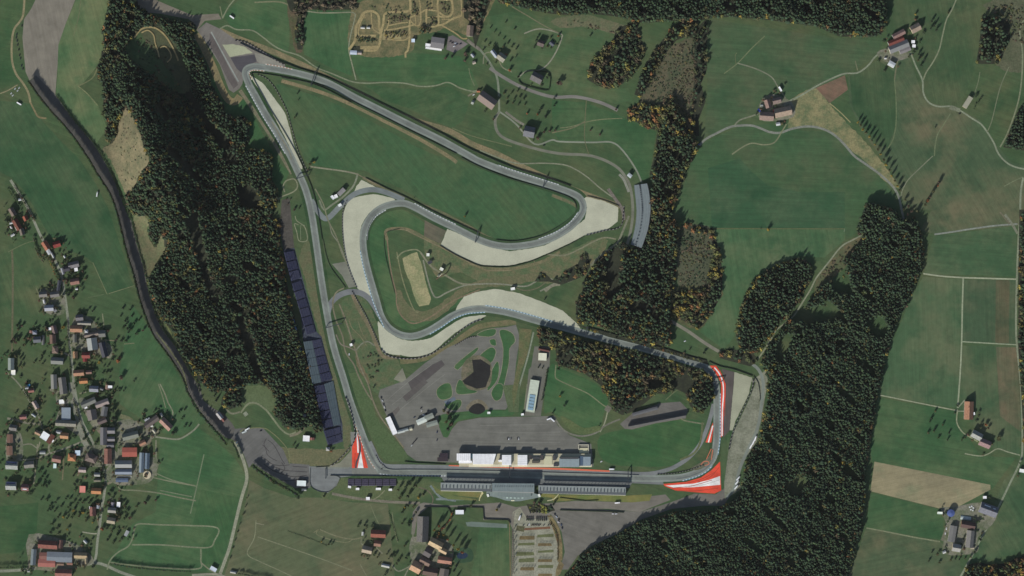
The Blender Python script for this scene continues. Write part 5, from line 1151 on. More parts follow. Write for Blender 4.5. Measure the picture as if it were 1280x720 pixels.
for i,(x,y) in enumerate(((21,43),(20.3,47),(21.5,51),(22,56),(23.5,62),(24.5,69),(25.5,73),(27,82),(28.5,86),(27.5,32),(19,111),(22,113.5),(14,117),(16,119.5),(34,117) if False else (24,110))): car(x,y,80 if i<10 else 50,DK[i%5] if i<10 else (206,212,214),('%s dark car from the north along the west edge of the old runway'%ORD[i]) if i<9 else ('dark car at the top bend beside the old runway' if i==9 else '%s pale vehicle in the cluster by the southwest lane bend'%ORD[i-10]),'cars beside the old runway')
for i,(x,y,c,l) in enumerate(((24,129.6,(244,248,250),'white parked glider like trailer on the western field'),(91,21,(236,240,242),'x'),(121.5,243,(200,206,200),'pale vehicle out on the big western field beside the asphalt strip'),(290,21.5,(240,244,246),'white truck on the grass north of the top corner'),(436.5,443,(240,242,244),'white car on the strip beside the west straight'),(259.5,519,(120,124,130),'grey car at the bend of the asphalt strip'),(305.5,540,(190,200,196),'pale truck at the top of the southern parking area'),(309,536.5,(230,234,230),'white truck at the grass edge of the southern parking area'),(296,553,(214,220,226),'silver car where the country lane meets the parking area'),(326,538.5,(40,42,48),'lone black car at the top edge of the southern parking area'),(640,131,(30,30,34),'x'),(591.7,124,(240,242,240),'x'),(1205,142,(20,20,22),'x'),(680,181.5,(34,36,40),'dark car at the lane fork by the slate farmhouse'),(1199.5,142,(26,28,30),'black vehicle at the eastern track junction'),(873.5,180.5,(70,86,150),'blue car on the lane leaving the wood'),(856,426.5,(230,234,240),'white vehicle alone on the small meadow under the clearing'),(944,548,(240,242,240),'upper white truck beside the gravel yard'),(941.5,553,(236,238,236),'middle white truck beside the gravel yard'),(938.5,558,(232,234,232),'lower white truck beside the gravel yard'),(921,600,(226,230,230),'x'),(1183,661,(240,242,244),'upper white car in the southeastern farmyard'),(1181.5,667,(244,244,244),'lower white car in the southeastern farmyard'),(592,118.6,(240,240,240),'white car in front of the large hill barn'))):
    if l!='x': car(x,y,(-30,0,80,-35,85,-50,20,30,50,10,0,0,0,10,20,20,20,70,65,60,0,85,80,30)[i],c,l,None,'truck' if ('truck' in l or 'trailer' in l or i==2) else 'car')
for i,(x,y) in enumerate(((922.5,598),(924,601.5),(921,603),(923.5,606),(920,609),(925,595))): car(x,y,50,[(226,230,230),(50,52,58)][i%2],'%s vehicle in the huddle at the southern tip of the gravel yard'%ORD[i],'vehicles at the tip of the gravel yard',kind='truck' if i%2==0 else 'car')
for i,(x,y) in enumerate(((1212,634),(1214.5,633),(1216.5,635),(1213.5,637),(1216,638))): 
    e=empty('silage_bale_stack',wx(x),wy(y),0,.3); tag(e,'%s heap of white wrapped bales left of the navy and grey roofed hall'%ORD[i],'bales','white bale heaps of the southeastern farm')
    for k in range(4): b=MB(); b.cyl((k%2)*1.5-.7,(k//2)*1.5-.7,0,.7,1.3,8); b.build('bale',surf((230,232,232),'plain',.5),e)
# ---------------------------------------------------------------- trees
rs=np.random.RandomState(11)
def cone_tree(seed,n=8,tiers=4):
    r=np.random.RandomState(seed); V=[];T=[]
    prof=[(.42,1.0),(.66,.92),(.81,.68),(.92,.36)][:tiers] if tiers==4 else [(.18,1.0),(.38,.86),(.56,.68),(.73,.48),(.88,.27)]
    tops=[.72,.86,.95,1.0] if tiers==4 else [.5,.66,.8,.92,1.0]
    for (z0,rad),z1 in zip(prof,tops):
        k=len(V); V.append((r.uniform(-.06,.06),r.uniform(-.06,.06),z1))
        for i in range(n*2):
            q=rad*(1.05 if i%2==0 else .74)*r.uniform(.84,1.1); a=math.pi*i/n+r.uniform(-.1,.1); V.append((q*math.cos(a),q*math.sin(a),z0+r.uniform(-.02,.02)+(0 if i%2==0 else .04)))
        for i in range(n*2): T.append((k,k+1+i,k+1+(i+1)%(n*2)))
    return np.array(V),np.array(T)
def blob_tree(seed,clumps=9,leaves=60,tall=1.0):
    r=np.random.RandomState(seed); V=[];T=[]
    ico=[(0,0,1),(.894,0,.447),(.276,.851,.447),(-.724,.526,.447),(-.724,-.526,.447),(.276,-.851,.447),(.724,.526,-.447),(-.276,.851,-.447),(-.894,0,-.447),(-.276,-.851,-.447),(.724,-.526,-.447),(0,0,-1)]
    F=[(0,1,2),(0,2,3),(0,3,4),(0,4,5),(0,5,1),(1,6,2),(2,7,3),(3,8,4),(4,9,5),(5,10,1),(6,7,2),(7,8,3),(8,9,4),(9,10,5),(10,6,1),(6,11,7),(7,11,8),(8,11,9),(9,11,10),(10,11,6)]
    cs=[(0,0,.62,.55)]
    for i in range(clumps):
        a=6.283*i/clumps*1.7+r.uniform(-.3,.3); d=r.uniform(.4,.72); cs.append((d*math.cos(a),d*math.sin(a),r.uniform(.36,.82),r.uniform(.24,.42)))
    for cx,cy,cz,q in cs:
        k=len(V)
        for p in ico: s=q*r.uniform(.75,1.2); V.append((cx+p[0]*s,cy+p[1]*s,cz+p[2]*s*.5*tall))
        T+= [(k+a,k+b,k+c) for a,b,c in F]
    for i in range(leaves):
        c=cs[r.randint(len(cs))]; d=r.normal(size=3); d/=np.linalg.norm(d); p=np.array([c[0]+d[0]*c[3]*1.12,c[1]+d[1]*c[3]*1.12,c[2]+d[2]*c[3]*.58])
        u=r.normal(size=3)*.11; w=r.normal(size=3)*.11; k=len(V); V+=[tuple(p+u),tuple(p+w),tuple(p-u),tuple(p-w)]; T+=[(k,k+1,k+2),(k,k+2,k+3)]
    return np.array(V),np.array(T)
CT=[cone_tree(i) for i in range(5)]; BT=[blob_tree(20+i,7,24) for i in range(6)]
TINT=surf((80,90,60),'tint',1); BARK=surf((84,72,58),'plain',1)
SPRUCE=[(48,65,45),(44,60,43),(55,71,48),(51,68,51),(49,60,44)]
MIX=[(74,80,52),(66,76,50),(82,82,56),(84,80,52),(62,74,48),(78,70,54)]
AUT=[(116,108,56),(124,108,54),(120,86,56),(100,80,54),(100,100,56),(128,118,60),(92,94,54),(84,90,52)]
BRN=[(94,82,66),(86,78,64),(100,92,72),(80,76,60)]
def batch(name,P,H,R,K,COL,label,trunks=True,cat='wood',kind='stuff'):
    """P px (n,2), H heights m, R radii m, K 0 spruce 1 broadleaf, COL (n,3) albedo"""
    n=len(P); X=(P[:,0]-640)*S; Y=(360-P[:,1])*S; Z=height(P[:,0],P[:,1])
    VV=[];TT=[];CC=[];off=0; th=rs.uniform(0,6.283,n); var=rs.randint(0,1000,n)
    for tpl,kk in ((CT,0),(BT,1)):
        for vi,(V,T) in enumerate(tpl):
            m=np.where((K==kk)&(var%len(tpl)==vi))[0]
            if len(m)==0: continue
            c,s=np.cos(th[m])[:,None],np.sin(th[m])[:,None]
            lx=rs.uniform(.85,1.15,(len(m),1)); x=V[None,:,0]*R[m][:,None]*lx; y=V[None,:,1]*R[m][:,None]/lx; z=V[None,:,2]*H[m][:,None]
            if kk==1: z=(.1+V[None,:,2]*.9)*H[m][:,None]
            vv=np.stack([x*c-y*s+X[m][:,None],x*s+y*c+Y[m][:,None],z+Z[m][:,None]],-1).reshape(-1,3)
            tt=(T[None]+(np.arange(len(m))*len(V))[:,None,None]).reshape(-1,3)+off
            VV.append(vv);TT.append(tt);CC.append(np.repeat(COL[m],len(V),0)); off+=len(vv)
    if trunks:
        a=np.array([0,2.094,4.189]); 
        bx=np.cos(a)*.35; by=np.sin(a)*.35
        vv=np.zeros((n,6,3)); vv[:,:3,0]=X[:,None]+bx; vv[:,:3,1]=Y[:,None]+by; vv[:,:3,2]=Z[:,None]-.3
        vv[:,3:,0]=X[:,None]+bx*.5; vv[:,3:,1]=Y[:,None]+by*.5; vv[:,3:,2]=(Z+H*.5)[:,None]
        t=np.array([(0,1,4),(0,4,3),(1,2,5),(1,5,4),(2,0,3),(2,3,5)]); TT.append((t[None]+(np.arange(n)*6)[:,None,None]).reshape(-1,3)+off); VV.append(vv.reshape(-1,3)); CC.append(np.tile(np.array([albedo((84,72,58))]),(n*6,1))); off+=n*6
    V=np.concatenate(VV);T=np.concatenate(TT);Cc=np.concatenate(CC)
    me=bpy.data.meshes.new(name); me.vertices.add(len(V)); me.vertices.foreach_set('co',V.astype(np.float32).ravel())
    me.loops.add(len(T)*3); me.loops.foreach_set('vertex_index',T.astype(np.int32).ravel()); me.polygons.add(len(T)); me.polygons.foreach_set('loop_start',np.arange(0,len(T)*3,3,dtype=np.int32)); me.polygons.foreach_set('loop_total',np.full(len(T),3,np.int32))
    me.update(calc_edges=True); at=me.attributes.new('tint','FLOAT_COLOR','POINT'); at.data.foreach_set('color',np.concatenate([Cc,np.ones((len(Cc),1))],1).astype(np.float32).ravel())
    me.materials.append(TINT); o=link(name,me); tag(o,label,cat,None,kind); return o
GAPS=[]
def wood(name,poly,sp,label,spruce=.8,pal=(MIX,AUT),aut=.15,edge_aut=.4,h=(17,25),gaps=(),paths=(),r=(2.9,3.8),density=1.0,glades=True):
    """sp spacing in traced units"""
    poly=pts(poly); xs=[p[0] for p in poly]; ys=[p[1] for p in poly]
    gx=np.arange(min(xs),max(xs)+sp,sp); gy=np.arange(min(ys),max(ys)+sp,sp*.87); X,Y=np.meshgrid(gx,gy); X=X+(np.arange(len(gy))%2)[:,None]*sp/2
    X=(X+rs.uniform(-.36,.36,X.shape)*sp).ravel(); Y=(Y+rs.uniform(-.36,.36,Y.shape)*sp).ravel()
    m=inside_np(X,Y,poly)&(rs.uniform(0,1,X.shape)<density)
    for g in gaps: m&=~inside_np(X,Y,pts(g))
    def dist(L,X,Y,closed=False):
        d=np.full(X.shape,1e9); n=len(L)
        for i in range(n if closed else n-1):
            (x0,y0),(x1,y1)=L[i],L[(i+1)%n]; l2=(x1-x0)**2+(y1-y0)**2+1e-9; t=np.clip(((X-x0)*(x1-x0)+(Y-y0)*(y1-y0))/l2,0,1); d=np.minimum(d,np.hypot(X-x0-t*(x1-x0),Y-y0-t*(y1-y0)))
        return d
    for p,w in paths: m&=dist(pts(p),X,Y)>w
    for kx,ky,kr in KNOWN:
        if min(xs)<kx<max(xs) and min(ys)<ky<max(ys): m&=np.hypot(X-kx,Y-ky)>kr
    q1=np.sin(X*.11+2.1*np.sin(Y*.07+1))+np.sin(Y*.13+1.9*np.sin(X*.06+2))+np.sin((X-Y)*.21+3*np.sin(X*.031)); q2=np.sin(X*.045+2*np.sin(Y*.05))+np.sin(Y*.052+2*np.sin(X*.04+1))
    if glades: m&=~((q1>1.6)&(dist(poly,X,Y,True)>7)&(rs.uniform(0,1,X.shape)<.9))
    X,Y,q1,q2=X[m],Y[m],q1[m],q2[m]; n=len(X); ed=dist(poly,X,Y,True)
    # patches of broadleaf: smooth pseudo-noise
    f=np.sin(X*.061+1.3*np.sin(Y*.043+len(label)))+np.sin(Y*.057+1.7*np.sin(X*.037))+.8*np.sin(X*.15+Y*.11); f=(f-f.min())/(np.ptp(f)+1e-9)
    pb=np.clip((1-spruce)*2*f,0,1); pb=np.where(ed<3.2,np.clip(pb+edge_aut*.75,0,1),pb)
    K=(rs.uniform(0,1,n)<pb).astype(int)
    if sp>3:
        kp=(K==0)|(rs.uniform(0,1,n)<.72); X,Y,q1,q2,ed,pb,K=X[kp],Y[kp],q1[kp],q2[kp],ed[kp],pb[kp],K[kp]; n=len(X)
    pa=np.where(ed<3.2,edge_aut,aut*.75)
    col=np.zeros((n,3)); big=rs.uniform(0,1,n)
    for i in range(n):
        if K[i]==0: c=SPRUCE[rs.randint(5)]
        else: P=pal[1] if rs.uniform()<pa[i] else pal[0]; c=P[rs.randint(len(P))]
        v=rs.uniform(.82,1.18); col[i]=albedo([q*v for q in c])
    H=rs.uniform(h[0],h[1],n)*(.9+.2*big)*np.clip(.88+.16*q1*.5+.12*q2,.55,1.2); R=rs.uniform(r[0],r[1],n)*np.clip(1+.1*q2,.8,1.2)
    H=np.where(K==1,H*.8,H)*np.where(ed<3,.8,1); R=np.where(K==1,R*rs.uniform(1.1,1.75,n),R*rs.uniform(.8,1.25,n))
    batch(name,np.stack([X,Y],1),H,R,K,col,label)
    if name in('wood','forest') and sp>3: floor_of(poly,gaps)
    return n
FLOOR=surf((54,58,44),'mottle',1,0,(44,48,38))
def floor_of(poly,gaps):
    xs=[p[0] for p in poly]; ys=[p[1] for p in poly]; hill=max(xs)<420 and min(xs)<150
    poly=[(x,y) for x,y in poly]
    if max(p_[0] for p_ in poly)<0: return
    if not hill: sheet('forest_floor',poly,FLOOR); return
    z=level(cells_of(poly)); d=2.4; b=MB(); gp=[pts(g) for g in gaps[:1]]
    for i in range(int((max(xs)-min(xs))/d)+1):
        for j in range(int((max(ys)-min(ys))/d)+1):
            x=min(xs)+i*d; y=min(ys)+j*d
            if inside(x+d/2,y+d/2,poly) and not any(inside(x+d/2,y+d/2,g) for g in gp):
                b.face([(wx(a),wy(c),gz(a,c)+z+.7) for a,c in ((x,y+d),(x+d,y+d),(x+d,y),(x,y))])
    tag(b.build('forest_floor',FLOOR),kind='structure')
NT=0
NT+=wood('forest',"152,-20 168,-20 170,0 176,10 190,18 215,26 240,28 246,33 238,45 249,64 256,78 264,105 279,131 281,141 294,148 305,144 313,156 311,178 304,189 318,186 331,190 340,194 339,225 347,238 346,252 339,268 346,283 349,300 351,320 354,340 358,365 364,385 371,412 378,440 386,462 391,480 396,500 400,520 403,538 395,540 388,530 376,538 356,534 342,517 346,502 342,490 331,481 311,479 303,487 285,490 262,489 250,477 238,458 225,441 217,414 201,398 189,371 184,352 189,343 199,326 208,313 204,291 195,309 186,292 187,272 167,268 157,246 160,243 169,236 180,219 195,204 187,189 180,167 169,144 159,135 148,154 146,170 139,182 132,170 135,154 131,144 128,120 129,105 122,98 122,84 129,62 129,37 137,0 137,-20",3.2,'steep mixed forest of spruces and autumn trees on the western hill',.72,(MIX,AUT),.3,.35,
   gaps=("167,45 180,33 200,33 216,50 229,70 237,90 239,112 228,118 205,105 185,90 165,75 155,62","236,275 248,262 256,300 262,340 270,360 262,372 250,330","262,372 272,385 276,372","296,390 305,396 330,470 322,474 300,420","228,95 262,150 284,170 295,190 275,185 245,140","296,230 316,232 330,262 300,258","170,3 200,17 236,24 245,32 238,28"),
   paths=(("220,80 240,100 235,118",1.2),("152,68 165,88 180,88",1.4)))
NT+=wood('forest',"600,-20 1109,-20 1107,20 1104,40 1096,45 1051,46 1040,42 1022,33 989,29 961,25 914,21 889,22 870,28 840,26 816,28 797,28 778,22 756,19 735,17 712,19 688,17 666,13 643,7 625,4",3.25,'dark spruce forest along the northern edge above the meadows',.9,(MIX,AUT),.15,.3,gaps=("692,-20 698,-20 698,18 694,18","1002,5 1012,5 1006,22"))
NT+=wood('wood',"761,54 748,68 737,82 734,99 745,106 759,111 770,108 778,105 787,97 797,85 802,75 806,62 799,43 797,28 780,32 769,38 768,48",4.6,'rounded yellow green wood in the meadow north of the lane',.12,(MIX,AUT),.3,.4,(12,18),r=(3,4.5))
NT+=wood('wood',"840,36 828,50 812,72 800,95 793,118 802,122 812,100 822,84 836,62 846,50 858,46 868,48 872,30 850,28",4.2,'narrow tree belt slanting down from the northern forest',.6,(MIX,AUT),.2,.3,(14,22))
NT+=wood('wood',"882,24 887,37 882,60 884,86 876,105 882,127 873,150 874,170 866,170 862,150 866,120 868,90 868,60 866,40",4.4,'thin ragged tree line east of the brown clearing',.5,(MIX,AUT),.2,.3,(10,17),density=.6)
NT+=wood('wood',"784,139 799,127 812,130 825,135 836,132 832,160 822,163 806,159 795,152 784,150",4.2,'golden birch wood at the lane end above the dense forest strip',.05,(MIX,AUT),.8,.8,(10,15),r=(2.6,4))
NT+=wood('forest',"822,163 832,132 840,120 850,140 862,162 872,178 867,195 857,214 852,232 841,255 839,274 848,283 848,285 845,310 845,340 842,365 838,397 838,433 820,431 800,428 787,424 765,414 750,407 735,405 724,405 720,397 720,379 727,372 729,352 735,341 748,324 760,314 771,306 782,304 790,310 800,310 808,296 814,278 814,262 814,240 816,228 812,217 817,199",3.5,'tall mixed forest strip behind the curved grandstand down to the upper east straight',.62,(MIX,AUT),.35,.45,
   gaps=("760,372 756,330 766,312 776,310 772,340 768,372","800,375 812,378 808,390 790,388 782,382"),paths=(("815,328 800,338 788,350 775,360 765,372",1.6),("772,310 774,330 768,350 762,372",3),("839,397 860,414",2)))
NT+=wood('wood',"857,276 870,284 891,285 898,310 903,337 903,360 899,375 891,388 880,405 872,412 855,400 840,395 840,365 852,362 878,364 884,345 892,315 888,292 866,290 856,286",4.2,'ring of orange and olive trees round the eastern clearing',.1,(MIX,AUT),.45,.5,(11,17),r=(2.6,4))
NT+=wood('wood',"840,368 882,364 890,375 876,405 862,404 842,396",4.6,'low brown scrub wood at the foot of the eastern clearing',.05,(BRN,AUT),.15,.3,(6,10),density=.7,r=(2,3.4))
NT+=wood('wood',"934,362 948,346 975,329 998,322 1014,330 1016,342 1010,356 1000,374 988,392 972,408 960,424 950,438 940,443 926,441 920,420 924,390",3.3,'small dark oval wood west of the forest footpath',.78,(MIX,AUT),.3,.5,gaps=(),paths=(("1013,362 1000,383 980,405 963,425 945,452",2.2),))
NT+=wood('forest',"1079,262 1081,254 1088,253 1100,257 1118,264 1128,276 1140,274 1148,284 1152,300 1153,325 1152,339 1145,352 1139,366 1132,381 1121,399 1114,422 1105,450 1099,480 1094,500 1090,530 1086,560 1081,590 1080,620 1078,645 1074,667 1069,690 1058,722 1058,740 700,740 704,722 718,706 728,694 746,682 769,670 784,660 800,652 822,646 848,638 872,640 895,637 910,628 927,618 927,597 934,572 949,551 952,527 959,500 960,474 950,455 953,439 966,424 982,405 1004,388 1018,368 1028,352 1046,334 1062,318 1078,300 1070,290",2.95,'vast dark spruce forest covering the southeast down to the bottom edge',.88,(MIX,AUT),.25,.35,
   gaps=("1040,326 1060,330 1052,350 1034,352 1022,360","985,388 1040,380 1055,392 1035,402 990,402","1080,398 1105,396 1108,412 1098,425 1086,415","975,420 990,418 984,440 972,452 968,440","985,600 1008,600 1000,620 988,618","1040,348 1060,345 1066,368 1048,368 1038,360"),paths=(("1077,294 1056,305 1038,325 1020,348 1013,362 1000,383 980,405 963,425 945,452",2.4),))
NT+=wood('wood',"671,409 688,412 712,420 731,426 759,431 787,437 838,450 856,457 876,462 891,472 893,495 889,503 880,514 872,516 863,508 857,492 845,486 832,492 820,492 806,504 793,514 778,519 766,513 761,498 750,481 731,467 715,462 697,456 694,435 675,430",4.1,'dense mixed wood south of the upper east straight',.35,(MIX,AUT),.35,.4,(14,20),gaps=("836,476 858,468 867,474 860,492 846,490","700,440 716,444 714,452 700,450","812,470 826,474 822,482 812,480"),r=(2.8,4))
NT+=wood('wood',"1228,19 1262,26 1263,49 1248,80 1220,80 1224,56 1226,35",3.9,'small dark wood at the top right between two farm tracks',.8,(MIX,AUT),.3,.5,gaps=("1240,28 1285,20 1262,48 1250,30",),density=.75)
NT+=wood('wood',"1290,120 1271,141 1262,165 1254,184 1290,190",3.6,'triangular spruce wood cut by the eastern edge',.97,(MIX,AUT),.1,.1)
NT+=wood('wood',"1274,262 1290,262 1290,480 1280,560 1277,500 1273,440 1273,350",3.8,'thin wood strip running down the eastern edge',.7,(MIX,AUT),.3,.5)
NT+=wood('wood',"1203,722 1209,706 1225,703 1240,706 1256,704 1290,690 1290,740 1203,740",4.0,'autumn coloured wood at the bottom right corner',.3,(MIX,AUT),.5,.7)
NT+=wood('wood',"578,-20 620,-20 612,4 606,20 600,42 594,60 590,40 586,26 580,22",4.2,'leafless brown wood beside the motocross ground',.05,(BRN,AUT),.1,.2,(9,14),density=.75)
NT+=wood('wood',"352,-20 450,-20 444,12 425,12 400,13 386,11 380,20 380,40 378,62 372,62 368,40 372,22 362,12",4.2,'brown leafless thicket at the top left of the motocross ground',.1,(BRN,MIX),.3,.3,(8,13),density=.7)
NT+=wood('wood',"285,488 300,486 303,495 300,508 285,512 276,506 278,496",4,'round dark copse beside the grass mound',.6,(MIX,AUT),.2,.2,(12,18))
NT+=wood('wood',"668,352 676,340 684,344 690,350 700,346 710,336 722,330 728,318 736,320 738,334 730,345 718,350 702,356 686,352",4.4,'scrubby trees on the bank between the two service tracks',.1,(MIX,AUT),.3,.3,(5,9),density=.6)
NT+=wood('wood',"700,622.5",1,'x') if False else 0
NT+=wood('wood',"898,440 912,436 940,440 948,450 938,458 915,452 900,448",4.4,'ochre trees on the bank above the eastern run-off',.05,(MIX,AUT),.5,.5,(7,12),density=.7)
NT+=wood('wood',"720,406 760,415 800,424 838,436 884,450 886,456 860,449 800,431 760,421",4,'yellow shrub bank above the upper east straight',.05,(MIX,AUT),.4,.5,(3,6),density=.7,r=(1.6,2.6))
NT+=wood('wood',"658,630 690,632 694,638 684,641 662,640",3.6,'yellow green shrub bed in front of the visitor car park',.0,([(108,110,54),(96,102,52)],MIX),.5,.5,(2.5,4),r=(1.6,2.6))
NT+=wood('wood',"480,40 508,38 510,46 482,49",3,'ragged pine hedge between two motocross lanes',.6,(BRN,AUT),.3,.3,(4,7),r=(1.4,2.2)); NT+=wood('wood',"445,47 471,48 471,53 446,53",2.6,'pine hedge below the motocross start field',.7,(MIX,AUT),.2,.2,(5,8),r=(1.4,2.2)); NT+=wood('wood',"523,34 538,35 537,42 524,42",2.8,'dark pine cluster south of the motocross loops',.8,(MIX,AUT),.3,.3,(8,12),r=(1.4,2.2))
for (s,l) in (("505,20 512,20 512,30 506,26","little brown thicket left of the motocross spine"),("515,2 523,0 523,20 515,18","little thicket right of the motocross spine"),("533,0 540,0 540,12 533,12","little thicket between the motocross straights"),("551,2 562,2 562,18 553,16","little thicket at the right of the motocross straights"),("538,22 546,22 546,30 538,30","little round thicket within the motocross oval"),("487,22 504,18 506,26 488,30","ragged thicket above the slanting motocross lane")): NT+=wood('thicket',s,3,l,.2,(BRN,MIX),.4,.4,(2.5,5),density=.8,r=(1.2,2))
for (q,l,d) in (("828,60 868,50 872,100 868,150 840,160 832,132 812,125 812,100","low brown scrub regrowing on the northern clearing",.45),("850,288 888,288 890,315 880,360 850,360 848,325","low brown scrub regrowing on the eastern clearing",.5),("170,50 178,44 200,60 214,80 228,108 215,112 190,90 175,75","bushes scattered round the curved track in the hilltop clearing",.3),("145,180 158,140 176,170 190,204 165,236 152,222 140,200","sparse scrub on the western hillside clearing",.12),("1022,350 1035,332 1058,308 1074,300 1060,330 1040,348","scrub on the forest glade beside the footpath",.4),("455,8 500,4 505,24 482,30 478,10","low scrub at the top of the motocross ground",.3),("700,30 760,40 790,48 770,40 720,24","rough scrub below the northern forest edge",.25),("450,440 470,440 478,452 470,478 462,476","low bushes in the rough hollow inside the hairpin loop",.25),("1232,8 1285,4 1285,60 1265,50 1262,28","pale scrub in the top right corner",.35)):
    NT+=wood('scrub',q,2.6,l,.1,(BRN+MIX,MIX),.3,.1,(1.2,3),r=(1.1,2.0),density=d,glades=False)
NT+=wood('wood',"330,190 340,193 340,225 348,238 346,252 338,266 326,268 318,240 322,210",4.2,'rounded olive and brown trees on the eastern rim of the western forest',.02,(MIX,AUT),.4,.4,(14,19),density=.6,r=(3.2,4.6))
NT+=wood('wood',"352,270 350,300 354,330 362,370 372,412 380,444 390,470 396,500 386,505 372,450 358,400 348,360 342,300 344,275",4,'golden autumn trees lining the top of the terraced stand',.02,(AUT,AUT),.6,.7,(14,20),density=.55,r=(2.6,3.8))
# hedgerows: tall narrow rows beside the asphalt strip
def row(line,sp,h,r,spruce,pal,label,jit=.4,name='hedgerow',off=0,width=0):
    l=offset_line(resample(smooth(pts(line),False,4),sp),off) ; P=np.array(l)+rs.uniform(-jit,jit,(len(l),2)); n=len(P)
    K=(rs.uniform(0,1,n)>spruce).astype(int); col=np.array([albedo([q*rs.uniform(.85,1.15) for q in (SPRUCE[rs.randint(5)] if K[i]==0 else pal[rs.randint(len(pal))])]) for i in range(n)])
    batch(name,P,rs.uniform(h[0],h[1],n),rs.uniform(r[0],r[1],n),K,col,label,True,'hedge'); return n
DGR=[(56,72,46),(64,78,50),(50,64,44)]
NT+=row("37,102 49,120 66,141 86,163 109,195 122,217 138,242 148,270 159,315 169,347 175,373 191,416 210,442 229,472 234,488",1.0,(16,19),(2.2,3.0),.2,DGR,'tall dark hedge on the western side of the asphalt strip casting it into shade',.3)
NT+=row("71,120 94,152 116,178 131,201 144,227 156,255 163,270 172,306 180,334 189,375 202,409 221,435 240,465 250,490",1.8,(3,5.5),(1.3,2),.1,DGR,'low dark hedge on the eastern side of the asphalt strip',.4)
NT+=row("234,488 246,510 262,530 276,546 284,556",1.6,(13,18),(2.6,3.8),.3,DGR,'row of tall dark trees where the asphalt strip widens',.6); NT+=row("290,552 295,560 299,572",2.2,(10,15),(2,3),.3,DGR,'short tree row at the start of the country lane',.6)
NT+=row("316,582 328,592 342,601 356,609 368,616 374,622",1.6,(12,17),(3,4.2),.4,DGR,'row of dense dark trees south of the parking area',.8)
NT+=row("92,500 98,520 105,540 112,556 121,572",2,(3,4.4),(1.2,1.8),.2,[(84,60,48),(60,70,46),(50,60,42)],'long clipped hedge down the middle of the village street',.15)
NT+=row("84,400 85,425 87,450 88,470",2,(3,4.5),(1.2,1.8),.2,DGR,'roadside hedge along the upper village street',.2); NT+=row("61,323 66,335 70,345 74,350",2.4,(4,7),(1.6,2.4),0,AUT,'yellow hedge on the bend of the village street',.4); NT+=row("42,296 45,310 50,322 56,328",2.4,(4,7),(1.6,2.6),0,BRN+MIX,'brown hedge beneath the northern village gardens',.5)
NT+=row("18,232 26,246 36,262 44,276",2.2,(3,5),(1.2,1.8),0,BRN+MIX,'thin hedge between the north gardens and the street',.3); NT+=row("10,236 18,248 26,258",2.4,(4,6),(1.4,2),.3,DGR,'dark hedge across the northernmost garden',.4)
NT+=row("30,490 38,502 44,512",2.2,(3,5),(1.4,2),.1,DGR,'dark hedge beside the western lane',.3); NT+=row("130,580 131,600 132,610",2.4,(3,5),(1.4,2),.2,DGR,'dark hedge on the street bend by the orange corner house',.3)
NT+=row("486,640 492,660 497,676",2.2,(2,3),(1,1.4),.2,DGR,'thin meadow hedge left of the long grey tan block',.3); NT+=row("360,664 378,670 394,676 408,682",1.6,(1,1.8),(.8,1.1),.2,DGR,'thin dark hedge line across the southern olive field',.2)
NT+=row("372,4 376,30 377,60",2.6,(4,7),(1.6,2.4),0,BRN,'brown bush line between two northern fields',.8)
NT+=row("684,462 682,475 679,490 677,500",2,(3,5),(1.2,1.8),.1,DGR,'hedge down the east side of the pale green hall',.3)
NT+=row("687,652 693,662 697,675 697,690 697,700",2,(2.5,4),(1.1,1.6),.1,[(90,60,44),(60,60,40)],'reddish hedge along the planted strip',.3)
NT+=row("640,664 641,690 641,718",2.6,(3,5),(1,1.4),.0,BRN,'slim shrubs along the car park road',.3); NT+=row("566,640 562,650 556,658 550,664 546,672",2.2,(6,10),(1.8,2.6),.0,[(150,96,58),(110,84,60),(128,110,60)],'reddish tree belt north of the manor',.6)
NT+=row("-10,709 14,709 36,708",2.6,(7,10),(1.6,2.2),.6,DGR,'roadside trees west of the southern farm',.4); NT+=row("138,704 160,708 185,711 215,713 240,714",2.4,(7,11),(1.6,2.4),.7,DGR,'tall spruce row along the southern road',.4); NT+=row("296,716 315,720 340,724",2.4,(6,9),(1.5,2.2),.6,DGR,'spruce row at the bottom edge east of the crossroads',.4)
# garden shrubbery round the houses (nobody could count it)
P=[];
for (kx,ky,kr) in list(KNOWN):
    if kx<215 or (440<kx<600 and ky>640) or (600<kx<700 and 40<ky<190) or (940<kx<1000 and ky<170) or kx>1100:
        for _ in range(8 if kx<215 else 3):
            a=rs.uniform(0,6.283); d=kr+rs.uniform(.5,7); x,y=kx+d*math.cos(a),ky+d*math.sin(a)
            if all(math.hypot(x-q[0],y-q[1])>q[2] for q in KNOWN if abs(q[0]-x)<20): P.append((x,y))
P=np.array(P); n=len(P); cc=[(60,76,50),(72,80,54),(54,68,48),(86,82,58),(92,74,58),(56,70,50)]
batch('garden_shrubbery',P,rs.uniform(2.5,9,n),rs.uniform(1.5,3.8,n),np.ones(n,int),np.array([albedo(cc[rs.randint(6)]) for _ in range(n)]),'mixed garden bushes scattered round the village and farm houses',False,'shrubs')
